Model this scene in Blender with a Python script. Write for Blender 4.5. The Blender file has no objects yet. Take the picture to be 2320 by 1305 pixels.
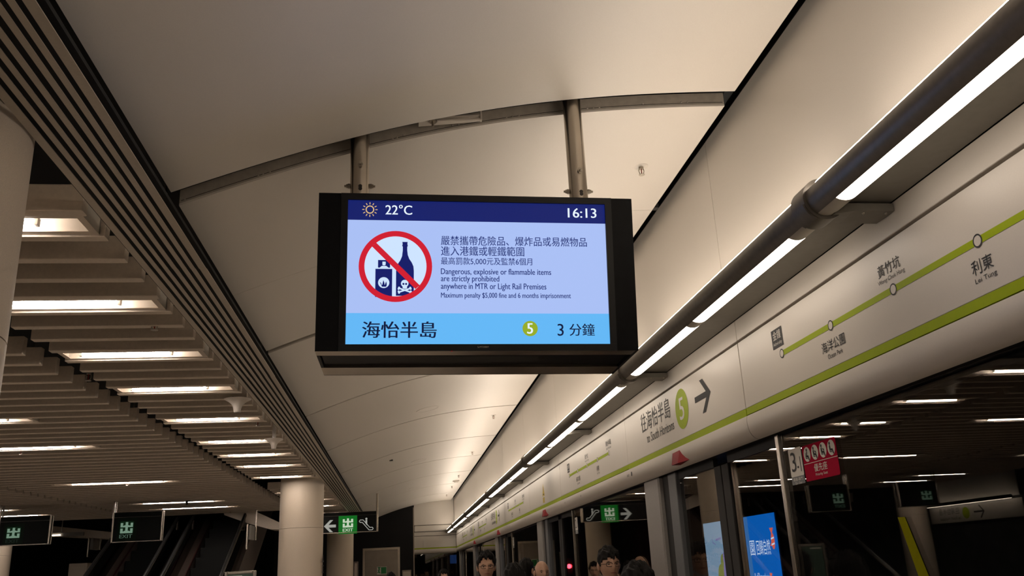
import bpy, bmesh, math, random
import numpy as np
from mathutils import Matrix, Vector
random.seed(4)
SC = bpy.context.scene
COL = SC.collection
PI = math.pi

# ------------------------------------------------------------------ camera, world, exposure
cam_d = bpy.data.cameras.new('camera')
cam = bpy.data.objects.new('camera', cam_d); COL.objects.link(cam)
CF, CP, CY_, CR = 1954.3, 0.313223568, 0.138145349, -0.0497750642
fw = Vector((math.sin(CY_) * math.cos(CP), math.cos(CY_) * math.cos(CP), math.sin(CP)))
r0 = Vector((math.cos(CY_), -math.sin(CY_), 0)); u0 = r0.cross(fw)
rr = math.cos(CR) * r0 + math.sin(CR) * u0; uu = -math.sin(CR) * r0 + math.cos(CR) * u0
cm = Matrix.Identity(4)
for i in range(3):
    cm[i][0] = rr[i]; cm[i][1] = uu[i]; cm[i][2] = -fw[i]
cm[2][3] = 1.6
cam.matrix_world = cm
cam_d.sensor_fit = 'HORIZONTAL'; cam_d.sensor_width = 36.0; cam_d.lens = CF / 2320 * 36.0
cam_d.clip_start = 0.02; cam_d.clip_end = 200
SC.camera = cam
w = bpy.data.worlds.new('world'); SC.world = w; w.use_nodes = True
w.node_tree.nodes['Background'].inputs[0].default_value = (0.9, 0.8, 0.7, 1)
w.node_tree.nodes['Background'].inputs[1].default_value = 0.0
SC.view_settings.view_transform = 'Standard'; SC.view_settings.look = 'None'
SC.view_settings.exposure = 0.0; SC.view_settings.gamma = 1.0; SC.view_settings.use_curve_mapping = False
SC.cycles.max_bounces = 8; SC.cycles.diffuse_bounces = 5; SC.cycles.glossy_bounces = 4
SC.cycles.transparent_max_bounces = 12; SC.cycles.sample_clamp_indirect = 40.0
SC.cycles.caustics_reflective = False; SC.cycles.caustics_refractive = False

WALL_TUBE = 17.0      # emission of the wall tube diffusers
CEIL_TUBE = 58.0     # emission of the tubes between the baffles
C_WARM = (1.0, 0.855, 0.70); C_TUBE = (1.0, 0.865, 0.77)

def ray_at(u, v):
    return fw + (u - 1160) / CF * rr - (v - 652.5) / CF * uu
def on_y(u, v, y):
    d = ray_at(u, v); t = y / d.y; return Vector((0, 0, 1.6)) + d * t
def on_x(u, v, x):
    d = ray_at(u, v); t = x / d.x; return Vector((0, 0, 1.6)) + d * t
def on_z(u, v, z):
    d = ray_at(u, v); t = (z - 1.6) / d.z; return Vector((0, 0, 1.6)) + d * t

# ------------------------------------------------------------------ materials
def lin(c):
    return tuple(((x / 255) / 12.92 if x / 255 <= 0.04045 else ((x / 255 + 0.055) / 1.055) ** 2.4) for x in c)
MATS = {}
def mat(name, col, rough=0.5, metal=0.0, spec=0.5, noise=0.0, nscale=40.0, bump=0.0, ncol=None, coord='Object', detail=4.0):
    m = bpy.data.materials.new(name); m.use_nodes = True; nt = m.node_tree
    b = nt.nodes['Principled BSDF']
    b.inputs['Base Color'].default_value = (*col, 1); b.inputs['Roughness'].default_value = rough
    b.inputs['Metallic'].default_value = metal; b.inputs['Specular IOR Level'].default_value = spec
    if noise or bump:
        tc = nt.nodes.new('ShaderNodeTexCoord'); n = nt.nodes.new('ShaderNodeTexNoise')
        n.inputs['Scale'].default_value = nscale; n.inputs['Detail'].default_value = detail
        nt.links.new(tc.outputs[coord], n.inputs['Vector'])
        if noise:
            r = nt.nodes.new('ShaderNodeValToRGB')
            c2 = ncol if ncol else tuple(c * (1 - noise) for c in col)
            c1 = tuple(min(1, c * (1 + noise * 0.4)) for c in col) if not ncol else col
            r.color_ramp.elements[0].position = 0.35; r.color_ramp.elements[1].position = 0.65
            r.color_ramp.elements[0].color = (*c2, 1); r.color_ramp.elements[1].color = (*c1, 1)
            nt.links.new(n.outputs['Fac'], r.inputs[0]); nt.links.new(r.outputs[0], b.inputs['Base Color'])
        if bump:
            bp = nt.nodes.new('ShaderNodeBump'); bp.inputs['Strength'].default_value = bump; bp.inputs['Distance'].default_value = 0.004
            nt.links.new(n.outputs['Fac'], bp.inputs['Height']); nt.links.new(bp.outputs[0], b.inputs['Normal'])
    MATS[name] = m; return m
def emit(name, col, s=1.0, base=0.02):
    m = bpy.data.materials.new(name); m.use_nodes = True; nt = m.node_tree
    b = nt.nodes['Principled BSDF']; b.inputs['Base Color'].default_value = (base, base, base, 1); b.inputs['Roughness'].default_value = 0.5; b.inputs['Specular IOR Level'].default_value = 0.06
    b.inputs['Emission Color'].default_value = (*col, 1); b.inputs['Emission Strength'].default_value = s
    MATS[name] = m; return m
def brushed(name, col, rough=0.32):
    return mat(name, col, rough, 1.0, noise=0.05, nscale=7, detail=1.0)
def glass(name, tint, ior=1.7):
    m = bpy.data.materials.new(name); m.use_nodes = True; nt = m.node_tree; nt.nodes.clear()
    o = nt.nodes.new('ShaderNodeOutputMaterial'); mx = nt.nodes.new('ShaderNodeMixShader')
    t = nt.nodes.new('ShaderNodeBsdfTransparent'); t.inputs[0].default_value = (*tint, 1)
    g = nt.nodes.new('ShaderNodeBsdfGlossy'); g.inputs['Roughness'].default_value = 0.0
    g.inputs[0].default_value = (0.95, 0.9, 0.85, 1)
    lw = nt.nodes.new('ShaderNodeLayerWeight'); lw.inputs[0].default_value = 0.5
    pw = nt.nodes.new('ShaderNodeMath'); pw.operation = 'POWER'; pw.inputs[1].default_value = 5.0
    f = nt.nodes.new('ShaderNodeMapRange'); f0 = ((ior - 1) / (ior + 1)) ** 2; f.inputs[3].default_value = f0; f.inputs[4].default_value = 1.0
    nt.links.new(lw.outputs['Facing'], pw.inputs[0]); nt.links.new(pw.outputs[0], f.inputs[0])
    nt.links.new(f.outputs[0], mx.inputs[0]); nt.links.new(t.outputs[0], mx.inputs[1]); nt.links.new(g.outputs[0], mx.inputs[2])
    nt.links.new(mx.outputs[0], o.inputs[0]); MATS[name] = m; return m

M_PANEL = mat('ceiling_panel_white', (0.65, 0.605, 0.55), 0.42, noise=0.03, nscale=300, bump=0.05)
M_WALLP = mat('wall_panel_white', (0.58, 0.54, 0.49), 0.38, noise=0.03, nscale=250)
M_FASC = mat('fascia_enamel', (0.60, 0.555, 0.50), 0.35, noise=0.02, nscale=200)
M_SLAT = mat('slat_grey', (0.47, 0.42, 0.345), 0.5, noise=0.04, nscale=90)
M_BAFF = mat('baffle_grey', (0.60, 0.52, 0.43), 0.55, noise=0.06, nscale=60)
M_VOID = mat('void_black', (0.012, 0.013, 0.013), 0.9, noise=0.3, nscale=3)
M_DARK = mat('dark_recess', (0.03, 0.027, 0.024), 0.8, noise=0.2, nscale=8)
M_DWALL = mat('dark_granite', (0.006, 0.006, 0.007), 0.5, spec=0.2, noise=0.3, nscale=60)
M_FLOOR = mat('granite_floor', (0.52, 0.47, 0.41), 0.4, noise=0.25, nscale=120)
M_COLM = mat('column_stone', (0.62, 0.53, 0.42), 0.55, noise=0.12, nscale=420, bump=0.05)
M_BLACK = mat('case_black', (0.004, 0.0045, 0.006), 0.5, spec=0.15, noise=0.2, nscale=30)
M_BEZ = mat('bezel_black', (0.008, 0.009, 0.011), 0.4, spec=0.3, noise=0.1, nscale=30)
M_STEEL = brushed('brushed_steel', (0.46, 0.41, 0.35), 0.27)
M_STEELD = brushed('dull_steel', (0.30, 0.26, 0.22), 0.42)
M_BOLT = mat('bolt_zinc', (0.42, 0.38, 0.32), 0.4, 1.0, noise=0.2, nscale=90)
M_TUBE = mat('tube_body_grey', (0.17, 0.155, 0.138), 0.36, 0.3, noise=0.1, nscale=40)
M_TRAY = mat('tray_grey', (0.20, 0.185, 0.16), 0.5, noise=0.06, nscale=30)
M_FLANGE = mat('flange_grey', (0.40, 0.36, 0.31), 0.5, noise=0.1, nscale=30)
M_GREEN = mat('line_green', lin((152, 172, 0)), 0.5, spec=0.15, noise=0.02)
M_INK = mat('print_black', (0.012, 0.012, 0.014), 0.6, noise=0.02)
M_WHITE = mat('print_white', (0.66, 0.63, 0.58), 0.5, noise=0.02)
M_RED = mat('red_plastic', (0.23, 0.008, 0.015), 0.5, spec=0.2, noise=0.05)
M_REDP = mat('red_print', (0.34, 0.006, 0.03), 0.8, spec=0.05, noise=0.02)
M_YEL = mat('yellow_print', (0.55, 0.40, 0.03), 0.5, noise=0.02)
M_LIME = mat('lime_reflection', (0.20, 0.195, 0.0), 0.8, spec=0.05, noise=0.05)  # colour of a yellow-green reflection in the door glass
M_POST = mat('post_grey', (0.30, 0.285, 0.27), 0.45, noise=0.06, nscale=80)
M_JAMB = mat('jamb_grey', (0.14, 0.145, 0.155), 0.45, noise=0.06, nscale=80)
M_SOFF = mat('soffit_black', (0.010, 0.009, 0.008), 0.7, spec=0.1, noise=0.1)
M_RUB = mat('rubber_black', (0.012, 0.011, 0.01), 0.7, noise=0.1)
M_SIGNB = mat('sign_black', (0.004, 0.005, 0.0045), 0.5, spec=0.12, noise=0.1)
M_SPK = mat('speaker_white', (0.58, 0.53, 0.47), 0.45, noise=0.03)
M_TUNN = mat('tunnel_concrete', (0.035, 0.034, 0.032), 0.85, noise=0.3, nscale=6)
M_ESCD = mat('escalator_deck', (0.085, 0.064, 0.054), 0.4, 0.3, noise=0.1, nscale=20)
M_ESCS = mat('escalator_step', (0.003, 0.0036, 0.0032), 0.6, 0.0, 0.2, noise=0.2, nscale=40)
M_RAILR = mat('handrail_rubber', (0.02, 0.02, 0.02), 0.25, noise=0.1)
M_REDL = mat('red_skirt_strip', (0.025, 0.002, 0.003), 0.5, noise=0.1)
M_GLASS = glass('door_glass', (0.82, 0.84, 0.83), 1.75)
M_EGL = glass('balustrade_glass', (0.25, 0.27, 0.26), 1.3)
M_CLEAR = glass('clear_plastic', (0.85, 0.85, 0.85), 1.3)
E_WALL = emit('wall_tube_diffuser', C_WARM, WALL_TUBE)
E_WALLD = emit('wall_tube_lower_diffuser', C_WARM, WALL_TUBE * 0.40)
E_CEIL = emit('fluorescent_tube', C_TUBE, CEIL_TUBE)
M_REFL = mat('reflector_white', (0.52, 0.48, 0.42), 0.4, noise=0.02)
def scr(name, c, k=1.0): return emit(name, tuple(x * k for x in lin(c)), 1.0)
S_NAVY = scr('screen_navy', (17, 31, 106)); S_PALE = scr('screen_pale_blue', (170, 192, 245)); S_CYAN = scr('screen_cyan', (100, 184, 246))
S_RED = scr('screen_red', (208, 28, 48)); S_DNAVY = scr('screen_ink', (14, 26, 104)); S_TXT = scr('screen_text_navy', (34, 50, 118)); S_WHT = scr('screen_white', (232, 244, 255))
S_YEL = scr('screen_yellow', (226, 190, 130)); S_OLV = scr('screen_olive', (150, 172, 40)); S_CIRC = scr('screen_circle_white', (206, 228, 255)); S_BLK = scr('screen_black_text', (10, 22, 60))

# ------------------------------------------------------------------ mesh builder
class MB:
    def __init__(s): s.v = []; s.f = []; s.sm = []
    def add(s, vs, fs, smooth=False):
        o = len(s.v); s.v += [tuple(p) for p in vs]; s.f += [tuple(i + o for i in f) for f in fs]; s.sm += [smooth] * len(fs); return s
    def box(s, x0, x1, y0, y1, z0, z1):
        v = [(x, y, z) for x in (x0, x1) for y in (y0, y1) for z in (z0, z1)]
        return s.add(v, [(0, 1, 3, 2), (4, 6, 7, 5), (0, 4, 5, 1), (2, 3, 7, 6), (0, 2, 6, 4), (1, 5, 7, 3)])
    def bbox(s, x0, x1, y0, y1, z0, z1, b=0.004):
        # a box with chamfered edges
        bm = bmesh.new(); r = bmesh.ops.create_cube(bm, size=1)
        for q in bm.verts:
            q.co = Vector((x0 + (q.co.x + .5) * (x1 - x0), y0 + (q.co.y + .5) * (y1 - y0), z0 + (q.co.z + .5) * (z1 - z0)))
        bmesh.ops.bevel(bm, geom=list(bm.edges), offset=b, segments=1, affect='EDGES', profile=0.5)
        bm.verts.index_update()
        s.add([q.co[:] for q in bm.verts], [[q.index for q in f.verts] for f in bm.faces]); bm.free(); return s
    def prism(s, poly, axis, a0, a1, smooth=False):
        n = len(poly)
        def P(p, a): return (a, p[0], p[1]) if axis == 'x' else ((p[0], a, p[1]) if axis == 'y' else (p[0], p[1], a))
        v = [P(p, a0) for p in poly] + [P(p, a1) for p in poly]
        s.add(v, [(i, (i + 1) % n, n + (i + 1) % n, n + i) for i in range(n)], smooth)
        o = len(s.v) - 2 * n
        s.f += [tuple(o + i for i in range(n))[::-1], tuple(o + n + i for i in range(n))]; s.sm += [False, False]; return s
    def hexa(s, b, t):
        # b and t: four points each
        return s.add(list(b) + list(t), [(3, 2, 1, 0), (4, 5, 6, 7), (0, 1, 5, 4), (1, 2, 6, 5), (2, 3, 7, 6), (3, 0, 4, 7)])
    def strip(s, prof, axis, a0, a1, smooth=True):
        # open sheet along an axis
        n = len(prof)
        def P(p, a): return (a, p[0], p[1]) if axis == 'x' else ((p[0], a, p[1]) if axis == 'y' else (p[0], p[1], a))
        return s.add([P(p, a0) for p in prof] + [P(p, a1) for p in prof], [(i, i + 1, n + i + 1, n + i) for i in range(n - 1)], smooth)
    def tube(s, pts, r, seg=12, caps=True):
        pts = [Vector(p) for p in pts]; rs = r if isinstance(r, (list, tuple)) else [r] * len(pts)
        vs = []; ref = None
        for i, p in enumerate(pts):
            a = pts[max(i - 1, 0)]; b = pts[min(i + 1, len(pts) - 1)]; d = (b - a).normalized()
            if ref is None: ref = Vector((0, 0, 1)) if abs(d.z) < 0.9 else Vector((1, 0, 0))
            x = d.cross(ref).normalized(); y = x.cross(d).normalized(); ref = y
            for k in range(seg):
                t = 2 * PI * k / seg; vs.append(p + (x * math.cos(t) + y * math.sin(t)) * rs[i])
        fs = [(i * seg + k, i * seg + (k + 1) % seg, (i + 1) * seg + (k + 1) % seg, (i + 1) * seg + k) for i in range(len(pts) - 1) for k in range(seg)]
        s.add(vs, fs, True)
        if caps:
            o = len(s.v) - len(vs); s.f += [tuple(o + k for k in range(seg))[::-1], tuple(o + len(vs) - seg + k for k in range(seg))]; s.sm += [False, False]
        return s
    def lathe(s, prof, c, seg=24, smooth=True):
        vs = []; c = Vector(c)
        for (r, z) in prof:
            for k in range(seg):
                t = 2 * PI * k / seg; vs.append((c.x + r * math.cos(t), c.y + r * math.sin(t), c.z + z))
        n = len(prof)
        s.add(vs, [(i * seg + k, i * seg + (k + 1) % seg, (i + 1) * seg + (k + 1) % seg, (i + 1) * seg + k) for i in range(n - 1) for k in range(seg)], smooth)
        o = len(s.v) - len(vs)
        s.f += [tuple(o + k for k in range(seg))[::-1], tuple(o + (n - 1) * seg + k for k in range(seg))]; s.sm += [False, False]; return s
    def ball(s, c, r, seg=12, rings=8):
        rx, ry, rz = r if isinstance(r, tuple) else (r, r, r)
        prof = [(math.sin(PI * i / rings), -math.cos(PI * i / rings)) for i in range(1, rings)]
        vs = [(c[0], c[1], c[2] - rz)]
        for (q, z) in prof:
            for k in range(seg):
                t = 2 * PI * k / seg; vs.append((c[0] + rx * q * math.cos(t), c[1] + ry * q * math.sin(t), c[2] + rz * z))
        vs.append((c[0], c[1], c[2] + rz)); n = len(prof); fs = []
        for k in range(seg): fs.append((0, 1 + (k + 1) % seg, 1 + k))
        for i in range(n - 1):
            for k in range(seg): fs.append((1 + i * seg + k, 1 + i * seg + (k + 1) % seg, 1 + (i + 1) * seg + (k + 1) % seg, 1 + (i + 1) * seg + k))
        for k in range(seg): fs.append((1 + (n - 1) * seg + k, 1 + (n - 1) * seg + (k + 1) % seg, len(vs) - 1))
        return s.add(vs, fs, True)
    def xf(s, m):
        s.v = [tuple(m @ Vector(p)) for p in s.v]; return s
    def mesh(s, name, m):
        me = bpy.data.meshes.new(name); me.from_pydata(s.v, [], s.f); me.update()
        me.polygons.foreach_set('use_smooth', s.sm)
        if any(s.sm): me.set_sharp_from_angle(angle=math.radians(38))
        if m: me.materials.append(m)
        return me
    def build(s, name, m, parent=None, fix=True):
        me = s.mesh(name, m)
        if fix:
            bm = bmesh.new(); bm.from_mesh(me); bmesh.ops.recalc_face_normals(bm, faces=bm.faces); bm.to_mesh(me); bm.free()
        return link(name, me, parent)
def link(name, me, parent=None):
    o = bpy.data.objects.new(name, me); COL.objects.link(o)
    if parent is not None: put(o, parent)
    return o
def wpos(p):
    v = Vector((0, 0, 0))
    while p is not None:
        v += p.location; p = p.parent
    return v
def put(o, parent):
    o.parent = parent
    if parent.type == 'EMPTY' and not parent.get('_local'):
        o.matrix_parent_inverse = Matrix.Translation(-parent.location)
def tag(o, label=None, cat=None, group=None, kind=None):
    if label: o['label'] = label
    if cat: o['category'] = cat
    if group: o['group'] = group
    if kind: o['kind'] = kind
    return o
def root(name, loc, label, cat, group=None, kind=None):
    o = bpy.data.objects.new(name, None); COL.objects.link(o); o.location = loc; o.empty_display_size = 0.1
    return tag(o, label, cat, group, kind)
def copy_tree(o, parent=None, delta=None):
    c = o.copy(); COL.objects.link(c)
    if parent: c.parent = parent
    if delta is not None and parent is None: c.location = o.location + Vector(delta)
    for ch in list(o.children): copy_tree(ch, c)
    return c

# 2-D graphics on a plane: origin, ex, ey, normal
class Plane2:
    def __init__(s, o, ex, ey):
        s.o = Vector(o); s.ex = Vector(ex).normalized(); s.ey = Vector(ey).normalized(); s.n = s.ex.cross(s.ey)
    def p(s, x, y, h=0.0): return s.o + s.ex * x + s.ey * y + s.n * h
    def polys(s, name, polys, m, parent, h=0.001):
        b = MB()
        for q in polys: b.add([s.p(x, y, h) for x, y in q], [tuple(range(len(q)))])
        return b.build(name, m, parent, fix=False)
    def rect(s, name, x0, y0, x1, y1, m, parent, h=0.001): return s.polys(name, [[(x0, y0), (x1, y0), (x1, y1), (x0, y1)]], m, parent, h)
    def text(s, body, m, parent, x0, y0, x1=None, y1=None, h=0.001, bold=0.0, name='lettering'):
        v, f = glyphs(body, bold)
        lo = v.min(0); hi = v.max(0); sy = (y1 - y0) / (hi[1] - lo[1]) if y1 is not None else None
        sx = (x1 - x0) / (hi[0] - lo[0]) if x1 is not None else None
        sx = sx if sx is not None else sy; sy = sy if sy is not None else sx
        nd = DBL.get((body, bold), 10 ** 9); b = MB(); b.add([s.p(x0 + (a - lo[0]) * sx, y0 + (c - lo[1]) * sy, h + (.0003 if i >= nd else 0)) for i, (a, c) in enumerate(v)], f)
        return b.build(name, m, parent, fix=False)
_G = {}; DBL = {}
def glyphs(body, bold=0.0):
    key = (body, bold)
    if key in _G: return _G[key]
    c = bpy.data.curves.new('t', 'FONT'); c.body = body; c.resolution_u = 3; c.fill_mode = 'FRONT'
    o = bpy.data.objects.new('t', c); COL.objects.link(o)
    dg = bpy.context.evaluated_depsgraph_get(); me = bpy.data.meshes.new_from_object(o.evaluated_get(dg))
    v = np.array([(q.co.x, q.co.y) for q in me.vertices]); f = [tuple(p.vertices) for p in me.polygons]
    bpy.data.objects.remove(o); bpy.data.curves.remove(c); bpy.data.meshes.remove(me)
    if bold:
        n = len(v); v2 = v + np.array([bold * 2, 0]); v = np.concatenate([v, v2]); DBL[key] = n; f = f + [tuple(i + n for i in q) for q in f]
    _G[key] = (v, f); return _G[key]
def disc(cx, cy, rx, ry=None, n=28): 
    ry = ry or rx
    return [(cx + rx * math.cos(2 * PI * k / n), cy + ry * math.sin(2 * PI * k / n)) for k in range(n)]
def ringp(cx, cy, ro, ri, n=40, sy=1.0):
    out = []
    for k in range(n):
        a, b = 2 * PI * k / n, 2 * PI * (k + 1) / n
        out.append([(cx + ri * math.cos(a), cy + sy * ri * math.sin(a)), (cx + ro * math.cos(a), cy + sy * ro * math.sin(a)), (cx + ro * math.cos(b), cy + sy * ro * math.sin(b)), (cx + ri * math.cos(b), cy + sy * ri * math.sin(b))])
    return out
def stroke(pts, wd, closed=False):
    out = []; n = len(pts)
    for i in range(n if closed else n - 1):
        a = Vector(pts[i]); b = Vector(pts[(i + 1) % n]); d = (b - a).normalized(); q = Vector((-d.y, d.x)) * wd / 2
        out.append([tuple(a - q), tuple(b - q), tuple(b + q), tuple(a + q)]); out.append(disc(b.x, b.y, wd / 2, n=10))
    if not closed: out.append(disc(pts[0][0], pts[0][1], wd / 2, n=10))
    return out
def rrect(x0, y0, x1, y1, r, n=5):
    out = []
    for (cx, cy, a0) in ((x1 - r, y1 - r, 0), (x0 + r, y1 - r, 90), (x0 + r, y0 + r, 180), (x1 - r, y0 + r, 270)):
        for k in range(n + 1):
            t = math.radians(a0 + 90 * k / n); out.append((cx + r * math.cos(t), cy + r * math.sin(t)))
    return out
def exit_glyph(x, y, wd, ht):
    R = [(0, .54, 1, .68), (0, .54, .2, .93), (.8, .54, 1, .93), (.4, .15, .6, 1), (0, 0, 1, .17), (0, 0, .2, .43), (.8, 0, 1, .43), (.3, .17, .7, .22), (.3, .68, .7, .72)]
    return [[(x + a * wd, y + b * ht), (x + c * wd, y + b * ht), (x + c * wd, y + d * ht), (x + a * wd, y + d * ht)] for a, b, c, d in R]

# ------------------------------------------------------------------ large structure
YN, YE = -9.0, 28.1
PROF = np.array([(-0.956, 3.179), (-0.8, 3.242), (-0.644, 3.303), (-.44, 3.377), (-.213, 3.443), (0.201, 3.56), (0.384, 3.605), (0.781, 3.67), (1.255, 3.715), (1.62, 3.738)])
PC = np.polyfit(PROF[:, 0], PROF[:, 1], 4)
def cz(x): return float(np.polyval(PC, x))

b = MB().box(-14.0, 2.25, YN - 3, YE + 8, -0.12, 0.0)
tag(b.build('floor', M_FLOOR), 'speckled grey granite platform floor below the frame', 'floor', kind='structure')
b = MB().box(-15.0, 5.6, YN - 3, YE + 10, 4.3, 4.4)
tag(b.build('ceiling_slab', M_VOID), 'black structural slab seen through the ceiling gaps', 'ceiling', kind='structure')
b = MB().box(-15.0, 5.6, YN - 3.1, YN - 3, -1.2, 4.3)
tag(b.build('wall_front', M_DARK), 'dark wall of the platform behind the viewer', 'wall', kind='structure')

# curved ceiling
ceil = root('ceiling', (0.33, 3.5, 3.6), 'cream curved vault of large metal ceiling panels above the screen', 'ceiling', kind='structure')
xs = np.linspace(-0.952, 1.62, 34)
def vault_panel(y0, y1, f0=True, f1=True, xr=1.62):
    q = np.linspace(-0.952, xr, 34); lo = [(x, cz(x)) for x in q]; hi = [(x, cz(x) + 0.010) for x in q]
    p = MB().prism(lo + hi[::-1], 'y', y0, y1, True).build('ceiling_panel', M_PANEL, ceil)
    for (flag, ya) in ((f0, y0), (f1, y1 - 0.006)):
        if flag:
            a = [(x, cz(x) + 0.0101) for x in q]; c = [(x, cz(x) + 0.074) for x in q]
            put(MB().prism(a + c[::-1], 'y', ya, ya + 0.006, True).build('edge_flange', M_FLANGE), p)
    return p
joints = [6.335, 9.06, 11.74, 14.50, 17.07, 19.84, 22.55, 25.3, YE]
vault_panel(YN, 0.78); vault_panel(0.79, 3.50)
pf = vault_panel(3.640, 4.943, True, False); vault_panel(4.9462, 6.275, False, True)
for a, c in zip(joints[:-1], joints[1:]):
    vault_panel(a + 0.022, c - 0.022 if c < YE else c - 0.01)
# rivets and lip groove on the open flange
rv = MB()
for x in (-0.93, -0.62, -0.60, -0.57, -0.02, 0.0, 0.03, 0.26, 0.29, 0.52, 0.55, 0.58, 0.92, 0.95, 0.98, 1.40, 1.43, 1.20):
    rv.ball((x, 3.640, cz(x) + 0.024 + random.uniform(-.004, .004)), 0.005, 8, 6)
put(rv.build('rivet_heads', M_FLANGE), pf); bpy.data.objects['rivet_heads']['kind'] = 'stuff'
q = np.linspace(-0.945, 1.612, 30)
put(MB().prism([(x, cz(x) + 0.0195) for x in q] + [(x, cz(x) + 0.0215) for x in q[::-1]], 'y', 3.6385, 3.6402).build('flange_groove', M_DARK), pf)
# hanger bracket seen in the open joint
hb = MB()
hb.hexa([(0.10, 3.55, cz(.12) + .028), (0.395, 3.585, cz(.39) + .000), (0.395, 3.60, cz(.39) + .000), (0.10, 3.60, cz(.12) + .028)],
        [(0.10, 3.55, cz(.12) + .034), (0.395, 3.585, cz(.39) + .008), (0.395, 3.60, cz(.39) + .008), (0.10, 3.60, cz(.12) + .034)])
hb.hexa([(0.12, 3.55, cz(.12) + .044), (0.395, 3.585, cz(.39) + .022), (0.395, 3.60, cz(.39) + .022), (0.12, 3.60, cz(.12) + .044)],
        [(0.12, 3.55, cz(.12) + .050), (0.395, 3.585, cz(.39) + .028), (0.395, 3.60, cz(.39) + .028), (0.12, 3.60, cz(.12) + .050)])
hb.box(0.389, 0.397, 3.58, 3.605, cz(.39), cz(.39) + .06)
hbo = hb.build('hanger_bracket', M_SPK, ceil)
put(MB().tube([(0.165, 3.56, cz(.165) - .004), (0.165, 3.56, cz(.165) + .05)], 0.0065, 10).lathe([(.02, .02), (.02, .03), (.012, .032), (.012, .04)], (0.165, 3.56, cz(.165)), 6).build('hanger_bolt', M_BOLT), hbo)
# flush discs and slot on the vault
for y in (5.75, 11.12, 16.5, 22.0):
    d = MB(); ring = []
    for rr_, dz in ((0.150, -0.0005), (0.148, -0.004), (0.135, -0.004), (0.133, -0.0015), (0.02, -0.0015)):
        ring.append([(0.37 + rr_ * math.cos(2 * PI * k / 32), y + rr_ * math.sin(2 * PI * k / 32), cz(0.37 + rr_ * math.cos(2 * PI * k / 32)) + dz) for k in range(32)])
    vs = [p for r in ring for p in r]
    d.add(vs, [(i * 32 + k, i * 32 + (k + 1) % 32, (i + 1) * 32 + (k + 1) % 32, (i + 1) * 32 + k) for i in range(4) for k in range(32)] + [tuple(128 + k for k in range(32))], True)
    d.build('access_disc', M_PANEL, ceil)
MB().box(-0.20, -0.11, 15.22, 15.34, cz(-.155) - .004, cz(-.155) + .01).build('vent_slot', M_DARK, ceil)

# linear slats
slc = root('ceiling', (-1.02, 3.5, 2.985), 'seven narrow grey slats running along the left edge of the vault', 'ceiling', kind='structure')
edges = [(-1.1588, -1.1290), (-1.1098, -1.0896), (-1.0694, -1.0510), (-1.0309, -1.0107), (-0.9905, -0.9704), (-0.9511, -0.9309), (-0.9125, -0.8810)]
seams = [YN + .02, -5.409, -3.077, -0.745, 1.587, 3.918, 6.250, 8.582, 10.913, 13.245, 15.577, 17.909, 20.240, 22.572, 25.1, YE - .01]
for (x0, x1) in edges:
    for a, c in zip(seams[:-1], seams[1:]):
        j = random.uniform(-.0012, .0012)
        MB().box(x0 + j, x1 + j, a + .001, c - .001, 2.985, 2.988).build('slat', M_SLAT, slc)
MB().box(-1.19, -.880, YN, YE - .01, 3.02, 3.035).build("backing_board", M_VOID, slc)

# baffles
bfc = root('ceiling', (-4.0, 6.0, 3.02), 'grey acoustic baffles hung across the platform in rows', 'ceiling', kind='structure')
def baffle_mesh(x0, x1): return MB().bbox(x0, x1, -0.058, 0.0, 0.0, 0.116, 0.003).mesh('baffle', M_BAFF)
PT = 0.2773; PY = 3.3822; PY2 = 3.4424; BZ = 3.02
m1 = baffle_mesh(-2.1644, -1.2350); m2 = baffle_mesh(-5.5423, -2.3408); m3 = baffle_mesh(-8.8642, -5.6628)
def hang(me, y):
    o = link('baffle', me); o.location = (0, y, BZ); put(o, bfc)
r1 = [PY + PT * i for i in range(-38, -8)] + [PY + PT * i for i in range(0, 37)] + [PY + PT * i for i in range(42, 87)]
for y in r1: hang(m1, y)
for i in range(-38, 60):
    hang(m2, PY2 + PT * i)
for i in range(-6, 60):
    hang(m3, PY2 + PT * i)

# upper wall on the screen-door side
XW = 1.70
wr = root('wall_right', (XW, 3.5, 3.3), 'cream wall panels above the tube light, lit from below', 'wall', kind='structure')
ww = [YN, -6.05, -3.5, -0.95, 1.60, 4.145, 6.70, 9.25, 11.78, 14.33, 16.88, 19.43, 21.98, 24.53, YE]
for a, c in zip(ww[:-1], ww[1:]):
    MB().bbox(XW, XW + 0.03, a + .003, c - .003, 2.845, 3.80, 0.0015).build('wall_panel', M_WALLP, wr)
MB().box(XW + 0.031, XW + 0.05, YN, YE, 2.83, 3.85).build('backing', M_DARK, wr)
MB().box(XW - 0.03, XW + 0.12, YN, YE + .1, 3.87, 4.3).build('upper_void_board', M_VOID, wr)
for y in (1.2, 5.05, 9.8):
    MB().box(1.615, 1.70, y, y + 0.05, 3.80, 3.83).build('panel_clip', M_DARK, wr)

# end of the platform
XD = 0.437
wb = root('wall_back', (0.0, YE, 1.5), 'black wall closing the far end of the platform', 'wall', kind='structure')
MB().box(-3.4, XD, YE, YE + .12, 0, 4.2).build('wall_slab', M_DWALL, wb)
MB().box(-3.52, -3.4, YE - 2.0, YE + .12, 0, 4.2).build('wall_return', M_DWALL, wb)
we = root('wall_back', (1.1, YE, 3.0), 'cream panelled end wall under the vault in the far corner', 'wall', kind='structure')
MB().bbox(XD + .012, 1.695, YE, YE + .08, 3.00, 3.86, .003).build('wall_panel', M_WALLP, we)
MB().bbox(XD + .012, 1.70, YE - .05, YE + .08, 2.80, 2.985, .02).build('wall_panel', M_WALLP, we)
MB().bbox(XD + .012, 1.745, YE, YE + .08, 2.672, 2.79, .003).build('wall_panel', M_WALLP, we)
MB().bbox(XD + .012, 1.745, YE, YE + .08, 2.312, 2.660, .003).build('wall_panel', M_WALLP, we)
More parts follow.
